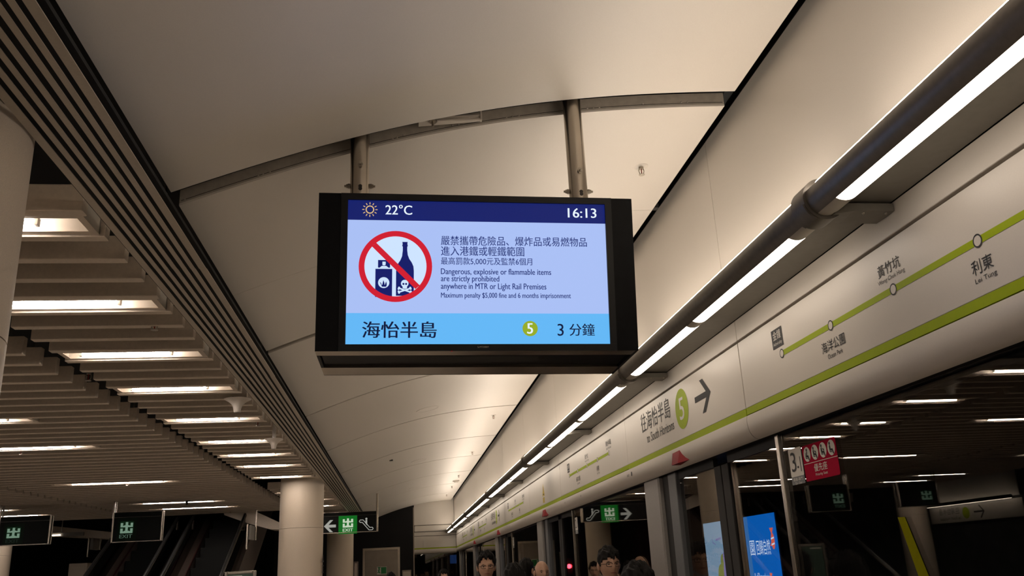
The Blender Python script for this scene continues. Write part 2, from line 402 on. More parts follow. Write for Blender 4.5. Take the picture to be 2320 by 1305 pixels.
MB().box(XD + .012, 1.745, YE - .001, YE + .08, 2.279, 2.311).build('green_stripe', M_GREEN, we)
MB().prism([(YE, 2.278), (YE, 2.22), (YE + .015, 2.17), (YE + .05, 2.14), (YE + .1, 2.13), (YE + .3, 2.13), (YE + .3, 2.278)], 'x', XD + .012, 1.76, True).build('rounded_sill', M_FASC, we)
MB().box(XD + .012, 1.76, YE + .085, YE + .2, 2.28, 3.9).build('backing', M_DARK, we)
MB().box(XD, 2.0, YE + .2, YE + .212, 0, 2.13).build('glass_pane', M_GLASS, we)
MB().box(XD - .02, XD + .01, YE - .012, YE, 0, 3.55).build('edge_trim', M_STEELD, we)
b = MB().box(-14, 5.6, YE + 8, YE + 8.1, -1.2, 4.3)
tag(b.build('wall_back', M_TUNN), 'dark concrete wall beyond the escalators and tunnel mouth', 'wall', kind='structure')

# trackside
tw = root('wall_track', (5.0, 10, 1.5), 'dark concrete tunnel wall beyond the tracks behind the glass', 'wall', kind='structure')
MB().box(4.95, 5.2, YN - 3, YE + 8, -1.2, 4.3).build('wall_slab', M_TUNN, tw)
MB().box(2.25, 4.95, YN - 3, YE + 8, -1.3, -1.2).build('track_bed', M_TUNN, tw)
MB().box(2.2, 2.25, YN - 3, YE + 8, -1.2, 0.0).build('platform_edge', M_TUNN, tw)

# opposite platform edge (outside the frame, mirrored in the door glass)
XO = -13.2
ow = root('wall_left', (XO, 24, 2.5), 'cream panels of the opposite platform edge, mirrored in the glass', 'wall', kind='structure')
for k in range(2):
    a = 22.4 + 2.2 * k
    MB().bbox(XO - .03, XO, a + .003, a + 2.197, 2.85, 3.9, .002).build('wall_panel', M_WALLP, ow)
    MB().bbox(XO - .08, XO - .05, a + .003, a + 2.197, 2.28, 2.78, .002).build('wall_panel', M_FASC, ow)
MB().box(XO - .5, XO - .1, YN, YE + 8, 0, 4.3).build('backing', M_TUNN, ow)
for k in range(1):
    a = 22.5
    MB().tube([(XO + .2, a, 2.8), (XO + .2, a + 4.1, 2.8)], .03, 10).build('wall_tube', E_WALLD, ow)
    MB().tube([(XO + .26, a - .1, 2.83), (XO + .26, a + 4.25, 2.83)], .05, 10).build('tube_hood', M_TUBE, ow)
po = Plane2((XO - .049, 24.0, 2.28), (0, 1, 0), (0, 0, 1))
po.polys('direction_arrow', [*stroke([(.55, .25), (.1, .25)], .05), *stroke([(.28, .42), (.1, .25), (.28, .08)], .05)], M_INK, ow)
po.polys('line_number_disc', [disc(.95, .25, .17)], M_GREEN, ow)
po.text('往海怡半島', M_INK, ow, 1.25, .24, 2.3, .44); po.text('to South Horizons', M_INK, ow, 1.25, .08, 2.3, .17)

# ------------------------------------------------------------------ columns
def column(y, x, label, r=0.331):
    t = root('column', (x, y, 0), label, 'column', kind='structure')
    zs = [0.0, 1.12, 2.32, 3.34] if y < 20 else [0.0, 1.3, 2.7, 3.34]
    for a, c in zip(zs[:-1], zs[1:]):
        for h in range(2):
            pts = [(x + r * math.cos(PI * h + PI * k / 24 + .35), y + r * math.sin(PI * h + PI * k / 24 + .35)) for k in range(25)]
            inn = [(x + (r - .04) * math.cos(PI * h + PI * k / 24 + .35), y + (r - .04) * math.sin(PI * h + PI * k / 24 + .35)) for k in range(25)]
            MB().prism(pts + inn[::-1], 'z', a + .003, c - .001, True).build('cladding_panel', M_COLM, t)
    MB().lathe([(r - .045, 0), (r - .045, 4.28)], (x, y, 0), 32).build('column_core', M_DARK, t)
    return t
COLX = -1.4975
column(2.6162, COLX, 'nearest round stone column cut by the left frame edge')
cA = column(14.0279, COLX, 'thick beige round column left of the far exit sign')
column(23.1503, COLX, 'slimmer looking beige round column below the far exit sign')
column(19.5, -8.2, 'beige round column half hidden below the leftmost exit sign')
# station name lettering on the column, turned to the screen doors
pc = Plane2((COLX + .3326, 14.0279 - .14, 0), (0, 1, 0), (0, 0, 1))
pc.text('金', M_INK, cA, .0, 1.66, .27, 1.93, h=0.004, bold=.02); pc.text('鐘', M_INK, cA, .0, 1.34, .27, 1.61, h=0.004, bold=.02)
pc.text('Admiralty', M_INK, cA, -.02, 1.2, .32, 1.29, h=0.004)

# bulkheads over the escalators
def bulk(name, pts, y, d, label, m=M_BAFF):
    v = [on_y(u, q, y) for u, q in pts]
    b = MB().prism([(p.x, p.z) for p in v], 'y', y, y + d)
    return tag(b.build(name, m), label, 'ceiling edge', kind='structure')
bulk('trim_1', [(0, 1183), (118, 1179), (300, 1172), (506, 1162), (508, 1157), (300, 1166), (0, 1177)], 19.9230, .12, 'thin pale edge of the baffle ceiling over the escalators')
bulk('trim_2', [(506, 1159), (575, 1157), (640, 1187), (640, 1200), (612, 1199), (563, 1186), (508, 1167)], 20.0521, .8, 'angled beige bulkhead between escalators and thick column')
bulk('trim_3', [(100, 1190), (258, 1206), (258, 1221), (100, 1213)], 22.3758, 1.2, 'sloping beige beam between the two dark left exit signs')
b = MB().box(-14.0, -3.45, 33.5, 33.6, 0, 4.2)
tag(b.build('wall_back', M_DWALL), 'black wall high behind the escalators', 'wall', kind='structure')

# ------------------------------------------------------------------ header above the screen doors
XH = 1.75
FULL = [-6.48, -1.15, 4.18, 9.51, 14.84, 20.17, 25.5, YE]
THIN = {-6.48: -4.08, -1.15: 1.25, 4.18: 6.58, 9.51: 11.91, 14.84: 17.24, 20.17: 22.57, 25.5: None}
hd = root('screen_door_header', (XH, 3.5, 2.2), 'long cream header with green stripe and route maps above the glass doors', 'header')
PAN = []
for a, c in zip(FULL[:-1], FULL[1:]):
    t = THIN[a]; seg = [(a, t), (t, c)] if t else [(a, c)]
    for (p, q) in seg:
        e0 = .004 if p in FULL else .0015; e1 = .004 if q in FULL else .0015
        PAN.append((p, q, MB().bbox(XH, XH + .03, p + e0, q - e1, 2.3125, 2.655, .002).build('fascia_panel', M_FASC, hd)))
        MB().bbox(XH, XH + .03, p + .0025, q - .0025, 2.668, 2.7745, .002).build('upper_panel', M_FASC, hd)
        dz = .004 if t and p == a else 0
        MB().box(XH + .0005, XH + .03, p + e0, q - e1, 2.279 - dz, 2.312).build('green_stripe', M_GREEN, hd)
    poly = [(XH, 2.2745), (XH - .004, 2.25), (XH - .002, 2.222), (XH + .004, 2.197), (XH + .014, 2.177), (XH + .03, 2.162), (XH + .05, 2.156), (XH + .05, 2.2745)]
    MB().prism(poly, 'y', a + .003, c - .003, True).build('rounded_sill', M_FASC, hd)
    MB().box(XH + .0505, 1.90, a + .003, c - .003, 2.160, 2.205).build('soffit_panel', M_SOFF, hd)
tag(MB().box(XH + .032, XH + .06, YN, YE - .02, 2.21, 2.83).build('wall_right', M_DARK), 'dark backing board behind the header panels', 'wall', kind='structure')
tag(MB().box(XH + .084, 2.2, YN, YE - .02, 2.214, 4.25).build('wall_right', M_VOID), 'black machine space closed off behind the header', 'wall', kind='structure')
tag(MB().box(1.565, 1.748, YN, YE - .06, 2.777, 2.83).build('trim_4', M_TRAY), 'grey cable tray behind the wall tube lights', 'tray', kind='structure')

def fas(y):
    for p, q, o in PAN:
        if p <= y < q: return o
    return PAN[0][2]
def face(y, z=0.0): return Plane2((XH, y, z), (0, -1, 0), (0, 0, 1))
def route_map(y0, dy, near=True):
    P = fas(y0 - .3 if near else y0); pl = face(y0); z = 2.478
    n = 5; xs_ = [dy * k for k in range(n)]; xs_[1:] = [xs_[k] + (.0 if k else 0) for k in range(1, n)]
    pl.rect('route_line', 0, z - .012, xs_[-1], z + .012, M_GREEN, P, .0012)
    for x in xs_:
        pl.polys('station_ring', ringp(x, z, .0215, .0165, 28), M_INK, P, .0022)
        pl.polys('station_dot', [disc(x, z, .0165)], M_FASC, P, .0018)
    nm = [('金鐘', 'Admiralty'), ('海洋公園', 'Ocean Park'), ('黃竹坑', 'Wong Chuk Hang'), ('利東', 'Lei Tung'), ('海怡半島', 'South Horizons')]
    for k, (zh, en) in enumerate(nm):
        x = xs_[k]; wz = .049 * len(zh); we_ = .0125 * len(en)
        if k == 0:
            pl.rect('station_tag', x - .085, z + .035, x + .03, z + .125, M_INK, P, .0012)
            pl.text(zh, M_WHITE, P, x - .07, z + .075, x + .015, z + .117, .0018, .01); pl.text(en, M_WHITE, P, x - .075, z + .044, x + .02, z + .064, .0018)
        elif k in (1, 3):
            pl.text(zh, M_INK, P, x - wz / 2 - .005, z - .098, x + wz / 2 - .005, z - .052, .0012, .004); pl.text(en, M_INK, P, x - we_ / 2, z - .128, x + we_ / 2, z - .108, .0012)
        else:
            pl.text(zh, M_INK, P, x - wz / 2 - .005, z + .063, x + wz / 2 - .005, z + .109, .0012, .004); pl.text(en, M_INK, P, x - we_ / 2, z + .034, x + we_ / 2, z + .055, .0012)
def to_sign(y0):
    # y0: far end of the lettering
    P = fas(y0 - .5); pl = face(y0)
    pl.text('往海怡半島', M_INK, P, 0, 2.482, .71, 2.615, .0012, .004)
    pl.text('to South Horizons', M_INK, P, .12, 2.395, .76, 2.458, .0012, .006)
    pl.polys('line_number_disc', [disc(.945, 2.492, .125)], M_GREEN, P, .0012)
    pl.text('5', M_WHITE, P, .895, 2.425, .99, 2.562, .0018, .012)
    a = [(1.2, 2.478), (1.2, 2.512), (1.40, 2.512), (1.31, 2.592), (1.365, 2.592), (1.475, 2.495), (1.365, 2.398), (1.31, 2.398), (1.40, 2.478)]
    pl.polys('direction_arrow', [[a[0], a[8], a[2], a[1]], [a[2], a[8], a[5]], [a[3], a[2], a[5], a[4]], [a[8], a[7], a[6], a[5]]], M_INK, P, .0012)
route_map(3.681, .4755)
to_sign(6.12)
route_map(8.967, .45, False)
pl = face(10.78); P = fas(10.7)
pl.polys('warning_triangle', [[(0, 2.415), (.17, 2.415), (.085, 2.565)]], M_YEL, P, .0012)
pl.polys('warning_mark', [*stroke([(.05, 2.435), (.12, 2.435)], .012), *stroke([(.085, 2.47), (.085, 2.52)], .014)], M_INK, P, .0018)
pl.rect('warning_text_plate', .02, 2.335, .15, 2.40, M_YEL, P, .0012)
route_map(14.3, .45, False); to_sign(17.1); route_map(19.9, .45, False); to_sign(22.4); route_map(25.2, .45, False)
# little printed equipment marks along the rounded sill
for y, s in ((6.62, '06-02'), (8.45, '08'), (9.3, '09'), (12.35, '12'), (14.2, '14')):
    q = Plane2((XH - .0045, y, 2.222), (0, -1, 0), (0, 0, 1)); q.text(s, M_INK, hd, 0, 0, None, .018, .001, .01)
q = Plane2((XH - .0045, 6.5, 2.222), (0, -1, 0), (0, 0, 1)); q.rect('mark_plate', 0, -.004, .025, .026, M_INK, hd, .001)

# red alarm lamps on the rounded sill
names = ['nearest red wedge lamp under the green stripe beside the direction arrow', 'second red wedge lamp below the yellow warning triangle', 'third red wedge lamp along the header', 'fourth and farthest red wedge lamp along the header']
for k, y in enumerate((5.28, 10.58, 15.8, 21.0)):
    b = MB(); y0, y1 = y - .12, y + .10; zt, zb = 2.252, 2.168
    b.hexa([(1.772, y0, zb + .012), (1.715, y0 + .10, zb), (1.712, y1, zb), (1.77, y1, zb)], [(1.75, y0 + .12, zt), (1.745, y0 + .135, zt), (1.725, y1, zt - .01), (1.755, y1, zt)])
    o = b.build('alarm_lamp', M_RED); tag(o, names[k], 'lamp', 'red door lamps along the header')
    sub = MB().box(1.726, 1.7455, y1, y1 + .004, zb + .008, zt - .016).build('end_cap', M_RED, o)

# ------------------------------------------------------------------ wall tube lights
TX, TZ, TR = 1.5, 2.792, 0.066
def arc(a0, a1, r, n=10, cx=TX, czz=TZ): return [(cx + r * math.cos(math.radians(a0 + (a1 - a0) * k / n)), czz + r * math.sin(math.radians(a0 + (a1 - a0) * k / n))) for k in range(n + 1)]
COLLARS = [-8.3, -5.55, -2.8, -0.05, 2.70, 5.45, 10.2, 14.8, 20.0, 25.0, 28.0]  # rearmost tubes are unseen, added to brighten the near vault
lab = ['unseen tube light farthest behind the viewer', 'second unseen tube light behind the viewer', 'tube light running just behind the viewer', 'wall tube light beside the viewer', 'nearest wall tube light at the right frame edge', 'wall tube light partly behind the hanging screen', 'wall tube light just beyond the hanging screen', 'wall tube light above the yellow warning triangle', 'wall tube light above the third red lamp', 'farthest wall tube light ending at the cream end wall']
def ring_solid(a0, a1, ro, ri, y0, y1, n=14):
    return MB().prism(arc(a0, a1, ro, n) + arc(a0, a1, ri, n)[::-1], 'y', y0, y1, True)
idx = 0
for a, c in zip(COLLARS[:-1], COLLARS[1:]):
    y0, y1 = a + .052, c - .045
    t = root('tube_light', (TX, a, TZ), lab[idx], 'light', 'tube lights along the wall'); idx += 1
    ring_solid(150, 240, TR, TR - .006, y0, y1, 16).build('tube_body', M_TUBE, t)
    ring_solid(-35, 48, TR, TR - .006, y0, y1, 12).build('tube_body', M_TUBE, t)
    nl = 2 if c - a < 4 else 3
    L = (y1 - y0) / nl
    MB().box(TX - .004, TX + .004, y0, y1, TZ - .045, TZ + .045).build('spine', M_REFL, t)
    for k in range(nl):
        e_a = .14 if k == 0 else .05; e_b = .14 if k == nl - 1 else .05
        s0, s1 = y0 + L * k + e_a, y0 + L * (k + 1) - e_b
        ring_solid(240, 325, TR - .001, TR - .003, s0, s1, 8).build('lower_diffuser', E_WALLD, t)
        u0_, u1_ = s0 - e_a + .06 * (k == 0), s1 + e_b - .06 * (k == nl - 1)
        ring_solid(48, 150, TR - .001, TR - .003, u0_, u1_, 8).build('upper_lens', E_WALL, t)
        for e0, e1 in ((s0 - e_a, s0 - .001), (s1 + .001, s1 + e_b)):
            ring_solid(240, 325, TR - .001, TR - .003, e0, e1, 8).build('clear_end', M_REFL, t)
    # collar at the far end
    cl = ring_solid(0, 359.9, TR + .012, TR - .004, c - .05, c + .05, 40).build('collar', M_TUBE, t)
    put(ring_solid(195, 245, TR + .018, TR + .011, c - .045, c + .045, 6).build('clamp', M_TUBE), cl)
    hbr = [c] if nl == 2 else [c, (a + c) / 2]
    for yb in hbr:
        ar = MB().hexa([(TX + .03, yb - .03, TZ - .062), (1.60, yb - .055, TZ - .052), (1.745, yb - .085, TZ - .052), (1.745, yb + .05, TZ - .052)][:3] + [(TX + .03, yb + .03, TZ - .062)],
                       [(TX + .03, yb - .03, TZ - .03), (1.60, yb - .055, TZ - .026), (1.745, yb - .085, TZ - .026), (TX + .03, yb + .03, TZ - .03)])
        o = MB().prism([(TX + .02, TZ - .066), (1.60, TZ - .054), (1.746, TZ - .054), (1.746, TZ - .0255), (TX + .02, TZ - .0255)], 'y', yb - .07, yb + .05).build('bracket_arm', M_TRAY, t)
        for xs2 in (1.64, 1.725): put(MB().ball((xs2, yb - .05, TZ - .055), .006, 8, 6).build('screw_head', M_BOLT), o)

# ------------------------------------------------------------------ platform screen doors
XG = 1.84
def screen_door(y0, label):
    # y0: the module's full joint; door opening above it, fixed glass before the next one
    t = root('screen_door', (XG, y0, 0), label, 'screen door', 'glass screen doors along the platform edge')
    zt = 2.159
    MB().bbox(1.80, 1.85, y0 + 1.83, y0 + 2.20, 0, zt, .012).build('post', M_POST, t)
    MB().box(1.835, 1.875, y0 + 1.695, y0 + 1.828, 0, zt).build('post_seal', M_RUB, t)
    MB().bbox(1.83, 1.885, y0 + 1.52, y0 + 1.69, 0, zt, .004).build('jamb', M_JAMB, t)
    MB().bbox(XG - .012, XG + .012, y0 - .15, y0 - .112, 0, zt, .003).build('mullion', M_STEEL, t)
    for (a, c) in ((y0 - .11, y0 + .60), (y0 + .83, y0 + 1.515)):
        d = MB().box(XG + .018, XG + .028, a, c, .1, zt - .05).build('door_leaf', M_GLASS, t)
        st = c if a < y0 + .5 else a - .11
        put(MB().bbox(XG + .008, XG + .04, st, st + .105, 0, zt - .05, .003).build('meeting_stile', M_RUB), d)
        put(MB().box(XG + .01, XG + .038, a, c, zt - .05, zt).build('top_rail', M_RUB), d)
    g = MB().box(XG, XG + .01, y0 - 3.125, y0 - .152, .08, zt).build('fixed_pane', M_GLASS, t)
    put(MB().box(XG - .01, XG + .02, y0 - 3.125, y0 - .152, 0, .08).build('bottom_rail', M_JAMB), g)
    pl = Plane2((XG, y0 - .155, 0), (0, -1, 0), (0, 0, 1))
    def L(u, v):
        p = on_x(u, v, XG); return y0 - .155 - p.y, p.z
    # car and door number label
    x0, x1 = .064, .200; z0, z1 = 1.9416, 2.071
    put(pl.polys('number_label', [rrect(x0, z0 - .0, x1, z1, .008)], M_WHITE, None, .0010), g)
    put(pl.rect('number_caption', x0, z0 - .036, x1, z0, M_JAMB, None, .0012), g)
    return t, g, pl, (x0, x1, z0, z1)
dl = ['nearest glass screen door with the red priority seat label', 'second glass screen door along the platform', 'third glass screen door along the platform', 'fourth glass screen door along the platform', 'fifth and farthest glass screen door near the end wall']
for k, y0 in enumerate((4.18, 9.51, 14.84, 20.17, 25.5)):
    t, g, pl, (x0, x1, z0, z1) = screen_door(y0, dl[k])
    put(pl.text('3', M_INK, None, x0 + .018, z0 + .022, x0 + .070, z0 + .112, .0016, .004), g) if k == 0 else put(pl.text('2', M_INK, None, x0 + .018, z0 + .022, x0 + .070, z0 + .112, .0016), g)
    put(pl.text('-1', M_INK, None, x0 + .078, z0 + .018, x1 - .018, z0 + .086, .0016, .004), g)
    put(pl.text('車廂-車門', M_WHITE, None, x0 + .018, z0 - .021, x1 - .02, z0 - .005, .0018), g)
    put(pl.text('Car - Door', M_WHITE, None, x0 + .035, z0 - .036, x1 - .03, z0 - .024, .0018), g)
    if k == 0:
        a, c, e, f = .211, .534, 1.9075, 2.067
        put(pl.polys('priority_label', [rrect(a, e, c, f, .012)], M_REDP, None, .0010), g)
        put(pl.rect('divider', a, e + .076, c, e + .0783, M_WHITE, None, .0014), g)
        for j in range(4):
            cx = a + .0455 + .0775 * j; cy_ = f - .041
            put(pl.polys('seat_pictogram', [disc(cx, cy_, .033, .033)], M_WHITE, None, .0014), g)
            lean = .008 if j else -.006
            q_ = .75
            def F(pts): return [(cx + x_ * q_, cy_ + y_ * q_) for x_, y_ in pts]
            put(pl.polys('seated_figure', [disc(cx - (.006 + lean) * q_, cy_ + .026 * q_, .007, n=12), *stroke(F([(-.006 - lean, .012), (-.01, -.012), (.012, -.012), (.02, -.032)]), .009), *stroke(F([(-.02, .01), (-.02, -.022), (.004, -.024)]), .004), *(stroke(F([(.004, .006), (.014, -.002)]), .007) if j in (1, 2) else [])], M_INK, None, .0018), g)
        put(pl.text('優先座', M_WHITE, None, a + .096, e + .035, a + .22, e + .069, .0016, .004), g)
        put(pl.text('Priority Seat', M_WHITE, None, a + .102, e + .013, a + .215, e + .028, .0016), g)
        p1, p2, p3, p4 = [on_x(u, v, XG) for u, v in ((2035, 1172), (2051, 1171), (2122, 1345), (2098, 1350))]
        lm = MB().add([(XG - .002, p.y, p.z) for p in (p1, p2, p3, p4)], [(0, 1, 2, 3)]).build('reflection_strip', M_LIME); put(lm, g)  # yellow-green reflection painted as a flat leaning strip on the glass

# trackside adverts and signal
def advert(pts, label, dark):
    p = [on_x(u, v, 4.90) for u, v in pts]; ya, yb = p[0].y, p[1].y; zt = p[0].z
    t = root('advert_panel', (4.9, (ya + yb) / 2, zt - .5), label, 'advert', 'lit adverts on the tunnel wall')
    MB().bbox(4.905, 4.95, yb - .04, ya + .04, zt - 1.62, zt + .03, .004).build('frame', M_RUB, t)
    pl = Plane2((4.905, ya, zt), (0, -1, 0), (0, 0, 1)); W = ya - yb
    return t, pl, W
t, pl, W = advert([(1683, 1172), (1753, 1162)], 'glowing blue advert with white writing and orange fish behind the glass', 0)
E_BLUE = scr('advert_blue', (14, 106, 208), 1.15); E_BLUL = scr('advert_light_blue', (70, 130, 205), 1.0); E_WHITE = scr('advert_white', (200, 214, 240), 1.6); E_OR = scr('advert_orange', (190, 84, 66), 2.0); E_PINK = scr('advert_pink', (205, 120, 190), 2.2)
pl.rect('screen', 0, -1.58, W, 0, E_BLUE, t, .002); pl.rect('pale_band', 0, -1.58, .14, 0, E_BLUL, t, .004)
pl.text('園', E_WHITE, t, .13, -.53, .30, -.33, .006); pl.text('回歸自然', E_WHITE, t, .36, -.53, .83, -.33, .006); pl.text('& of Remembrance', E_WHITE, t, .17, -.86, .72, -.76, .006)
for (cx, cy_, s) in ((.94, -.36, 1.0), (.74, -.90, .8)):
    pl.polys('orange_fish', [disc(cx, cy_, .055 * s, .105 * s), [(cx - .01, cy_ + .08 * s), (cx - .07 * s, cy_ + .17 * s), (cx + .05 * s, cy_ + .17 * s)], [(cx - .04 * s, cy_), (cx - .11 * s, cy_ - .06 * s), (cx - .03 * s, cy_ - .06 * s)]], E_OR, t, .006)
    pl.polys('fish_band', [stroke([(cx - .05 * s, cy_ + .03 * s), (cx + .05 * s, cy_ + .045 * s)], .02 * s)[0], stroke([(cx - .05 * s, cy_ - .045 * s), (cx + .05 * s, cy_ - .03 * s)], .02 * s)[0]], E_WHITE, t, .008)
pl.polys('pink_coral', [disc(W - .13, -1.0, .13, .09), disc(W - .05, -.93, .05, .07), disc(W - .26, -1.1, .11, .08)], E_PINK, t, .005)
t, pl, W = advert([(1592, 1187), (1640, 1181)], 'pale blue lit advert seen between the door leaves', 1)
E_PALE = scr('advert_pale', (130, 160, 190), 1.2); E_GRN = scr('advert_green', (110, 120, 60), 1.5); E_PUR = scr('advert_purple', (110, 104, 160), 1.5)
pl.rect('screen', 0, -1.58, W, 0, E_PALE, t, .002)
pl.polys('printed_logo', [*stroke([(.42, -.2), (.36, -.3), (.5, -.34)], .012), *stroke([(.52, -.27), (.75, -.25)], .03)], E_PUR, t, .004)
pl.polys('printed_leaves', [disc(.62, -.85, .16, .22), disc(.75, -.62, .12, .14), disc(.7, -1.2, .2, .18)], E_GRN, t, .004)
pl.polys('printed_figures', [disc(.8, -.8, .08, .2), disc(.82, -.55, .07, .1)], E_PUR, t, .005)
sp = on_x(1290, 1283, 3.5)
t = root('signal_lamp', tuple(sp), 'small glowing red signal lamp beyond the glass', 'lamp')
MB().bbox(sp.x - .08, sp.x + .08, sp.y + .04, sp.y + .2, sp.z - .17, sp.z + .17, .01).build('housing', M_RUB, t)
MB().lathe([(.001, 0), (.042, 0), (.045, .01), (.045, .03)], (0, 0, 0), 16).xf(Matrix.Translation((sp.x, sp.y + .01, sp.z)) @ Matrix.Rotation(-PI / 2, 4, 'X')).build('lens', emit('signal_red', (1.0, 0.03, 0.05), 30), t)
MB().tube([(sp.x, sp.y + .12, -1.19), (sp.x, sp.y + .12, sp.z - .17)], .03, 10).build('pole', M_RUB, t)

# ------------------------------------------------------------------ hanging passenger information screen
TW, TH = 1.3034, 0.6492
c0 = Vector((0.33097, 3.32, 2.75571)); tt, ro, ya = 0.117374, 0.015105, -0.005084
R3 = Matrix.Rotation(ya, 3, 'Z') @ Matrix.Rotation(tt, 3, 'X') @ Matrix.Rotation(ro, 3, 'Y')
tv = root('information_screen', (0.33, 3.57, 3.6), 'black hanging information screen in steel case showing the danger notice', 'screen')
ex = R3 @ Vector((1, 0, 0)); ez = R3 @ Vector((0, 0, 1)); ny = R3 @ Vector((0, 1, 0))
def tp(x, z, d=0.0): return c0 + ex * x + ez * z + ny * d      # d>0: into the case
BK = 3.80
def back(p, dz=0): return Vector((p.x, BK, p.z + dz))
fl = [tp(-TW / 2, -TH / 2, .004), tp(TW / 2, -TH / 2, .004), tp(TW / 2, TH / 2, .004), tp(-TW / 2, TH / 2, .004)]
bk = [back(fl[0]), back(fl[1]), back(fl[2]), back(fl[3])]
# case: steel shell with open black underside
th = .012
def quadslab(a, b2, c, d, n, t_): return MB().hexa([a, b2, c, d], [a + n * t_, b2 + n * t_, c + n * t_, d + n * t_])
up = Vector((0, 0, 1)); rt = Vector((1, 0, 0))
quadslab(fl[3], fl[2], bk[2], bk[3], -up, th).build('case_top', M_STEELD, tv)
quadslab(fl[0], fl[3], bk[3], bk[0], rt, th).build('case_side', M_BLACK, tv)
quadslab(fl[1], fl[2], bk[2], bk[1], -rt, th).build('case_side', M_BLACK, tv)
quadslab(bk[0], bk[1], bk[2], bk[3], Vector((0, -1, 0)), th).build('case_back', M_STEELD, tv)
def und(s0, s1, x0=0.0, x1=1.0):
    def P(s_, f_): 
        a = fl[0].lerp(bk[0], s_); c = fl[1].lerp(bk[1], s_); return a.lerp(c, f_)
    return [P(s0, x0), P(s0, x1), P(s1, x1), P(s1, x0)]
quadslab(*und(0, .16), up, .012).build('front_lip', M_STEEL, tv)
quadslab(*[p + up * .0122 for p in und(.10, .74, .012, .988)], up, .008).build('underside_panel', M_BLACK, tv)
quadslab(*[p + up * .0116 for p in und(.30, .55, .30, .70)], up, .0004).build('vent_plate', M_RUB, tv)
quadslab(*und(.66, 1.0), up, .012).build('rear_plate', M_STEEL, tv)
# front face: two black side panels and the display bezel
def slab(x0, x1, z0, z1, d0, d1): return MB().hexa([tp(x0, z0, d0), tp(x1, z0, d0), tp(x1, z1, d0), tp(x0, z1, d0)], [tp(x0, z0, d1), tp(x1, z0, d1), tp(x1, z1, d1), tp(x0, z1, d1)])
slab(-TW / 2, -.563, -TH / 2, TH / 2, 0, .02).build('side_panel', M_BLACK, tv)
slab(.563, TW / 2, -TH / 2, TH / 2, 0, .02).build('side_panel', M_BLACK, tv)
for n_, (x0, x1, z0, z1) in enumerate(((-.562, .562, .2975, TH / 2), (-.562, .562, -TH / 2, -.2975), (-.562, -.5345, -.2974, .2974), (.5345, .562, -.2974, .2974))):
    MB().hexa([tp(x0, z0, -.004), tp(x1, z0, -.004), tp(x1, z1, -.004), tp(x0, z1, -.004)], [tp(x0, z0, .016), tp(x1, z0, .016), tp(x1, z1, .016), tp(x0, z1, .016)]).build('bezel', M_BEZ, tv)
slab(-.534, .534, -.297, .297, .0165, .022).build('panel_back', M_BLACK, tv)
pt = Plane2(tp(0, 0, .006), ex, ez)
disp = pt.rect('display', -.5345, -.2975, .5345, .2975, S_PALE, tv, 0.0)
def sub(o): put(o, disp); return o
sub(pt.rect('top_band', -.5345, .2142, .5345, .2975, S_NAVY, None, .0006))
sub(pt.rect('bottom_band', -.5345, -.2975, .5345, -.171, S_CYAN, None, .0006))
sx, sy = -.4465, .2585
sub(pt.polys('sun_icon', [*ringp(sx, sy, .0175, .0130, 24), *[stroke([(sx + .022 * math.cos(k * PI / 6), sy + .022 * math.sin(k * PI / 6)), (sx + .031 * math.cos(k * PI / 6), sy + .031 * math.sin(k * PI / 6))], .0032)[0] for k in range(12)]], S_YEL, None, .0012))
sub(pt.text('22°C', S_WHT, None, -.3838, .2388, -.2745, .2808, .0012, .012)); sub(pt.text('16:13', S_WHT, None, .3754, .2385, .4985, .2800, .0012, .012))
T = lambda s, x0, z0, x1, z1, bo=.0: sub(pt.text(s, S_TXT, None, x0, z0, x1, z1, .0012, bo))
T('嚴禁攜帶危險品、爆炸品或易燃物品', -.157, .1125, .4525, .1525, .006)
T('進入港鐵或輕鐵範圍', -.157, .0685, .187, .1085, .006)
T('最高罰款5,000元及監禁6個月', -.157, .0295, .2195, .0615, .006)
T('Dangerous, explosive or flammable items', -.1575, -.0172, .2975, .0150, .014)
T('are strictly prohibited', -.1575, -.0465, .0815, -.0150, .014)
T('anywhere in MTR or Light Rail Premises', -.1575, -.0785, .276, -.0462, .014)
T('Maximum penalty $5,000 fine and 6 months imprisonment', -.1575, -.1135, .3775, -.0855, .014)
sub(pt.text('海怡半島', S_BLK, None, -.4705, -.2712, -.1745, -.2045, .0012, .016)); sub(pt.text('3', S_BLK, None, .3175, -.2632, .343, -.2135, .0012, .004)); sub(pt.text('分鐘', S_BLK, None, .3665, -.2632, .4725, -.2125, .0012, .01))
sub(pt.polys('line_number_disc', [disc(.2045, -.2332, .0315)], S_OLV, None, .0012)); sub(pt.text('5', S_WHT, None, .1915, -.2545, .2165, -.2115, .0018, .02))
# prohibition sign
px, pz, pr = -.3405, .0215, .1475
def N(a, c): return (px + (a - 628) / 555 * pr, pz - (c - 672) / 532 * pr)
sub(pt.polys('sign_field', [disc(px, pz, pr * .9, n=48)], S_CIRC, None, .0010))
can = [[N(325, 712), N(578, 712), N(578, 1130), N(325, 1130)], [N(363, 580), N(545, 580), N(545, 690), N(528, 697), N(380, 697), N(363, 690)]]
bot = [N(727, 303), N(809, 303), N(805, 325), N(808, 352), N(814, 362), N(803, 375), N(803, 430), N(812, 500), N(835, 560), N(872, 612), N(898, 670), N(905, 740), N(905, 1110), N(636, 1110), N(636, 740), N(645, 680), N(665, 632), N(700, 580), N(725, 520), N(735, 430), N(735, 375), N(724, 362), N(730, 352), N(731, 325)]
bl = []
hl = list(range(0, 12)); rl = list(range(23, 11, -1))
for k in range(11): bl.append([bot[rl[k]], bot[hl[k]], bot[hl[k + 1]], bot[rl[k + 1]]][::-1])
sub(pt.polys('spray_can', can, S_DNAVY, None, .0014)); sub(pt.polys('bottle', bl, S_DNAVY, None, .0014))
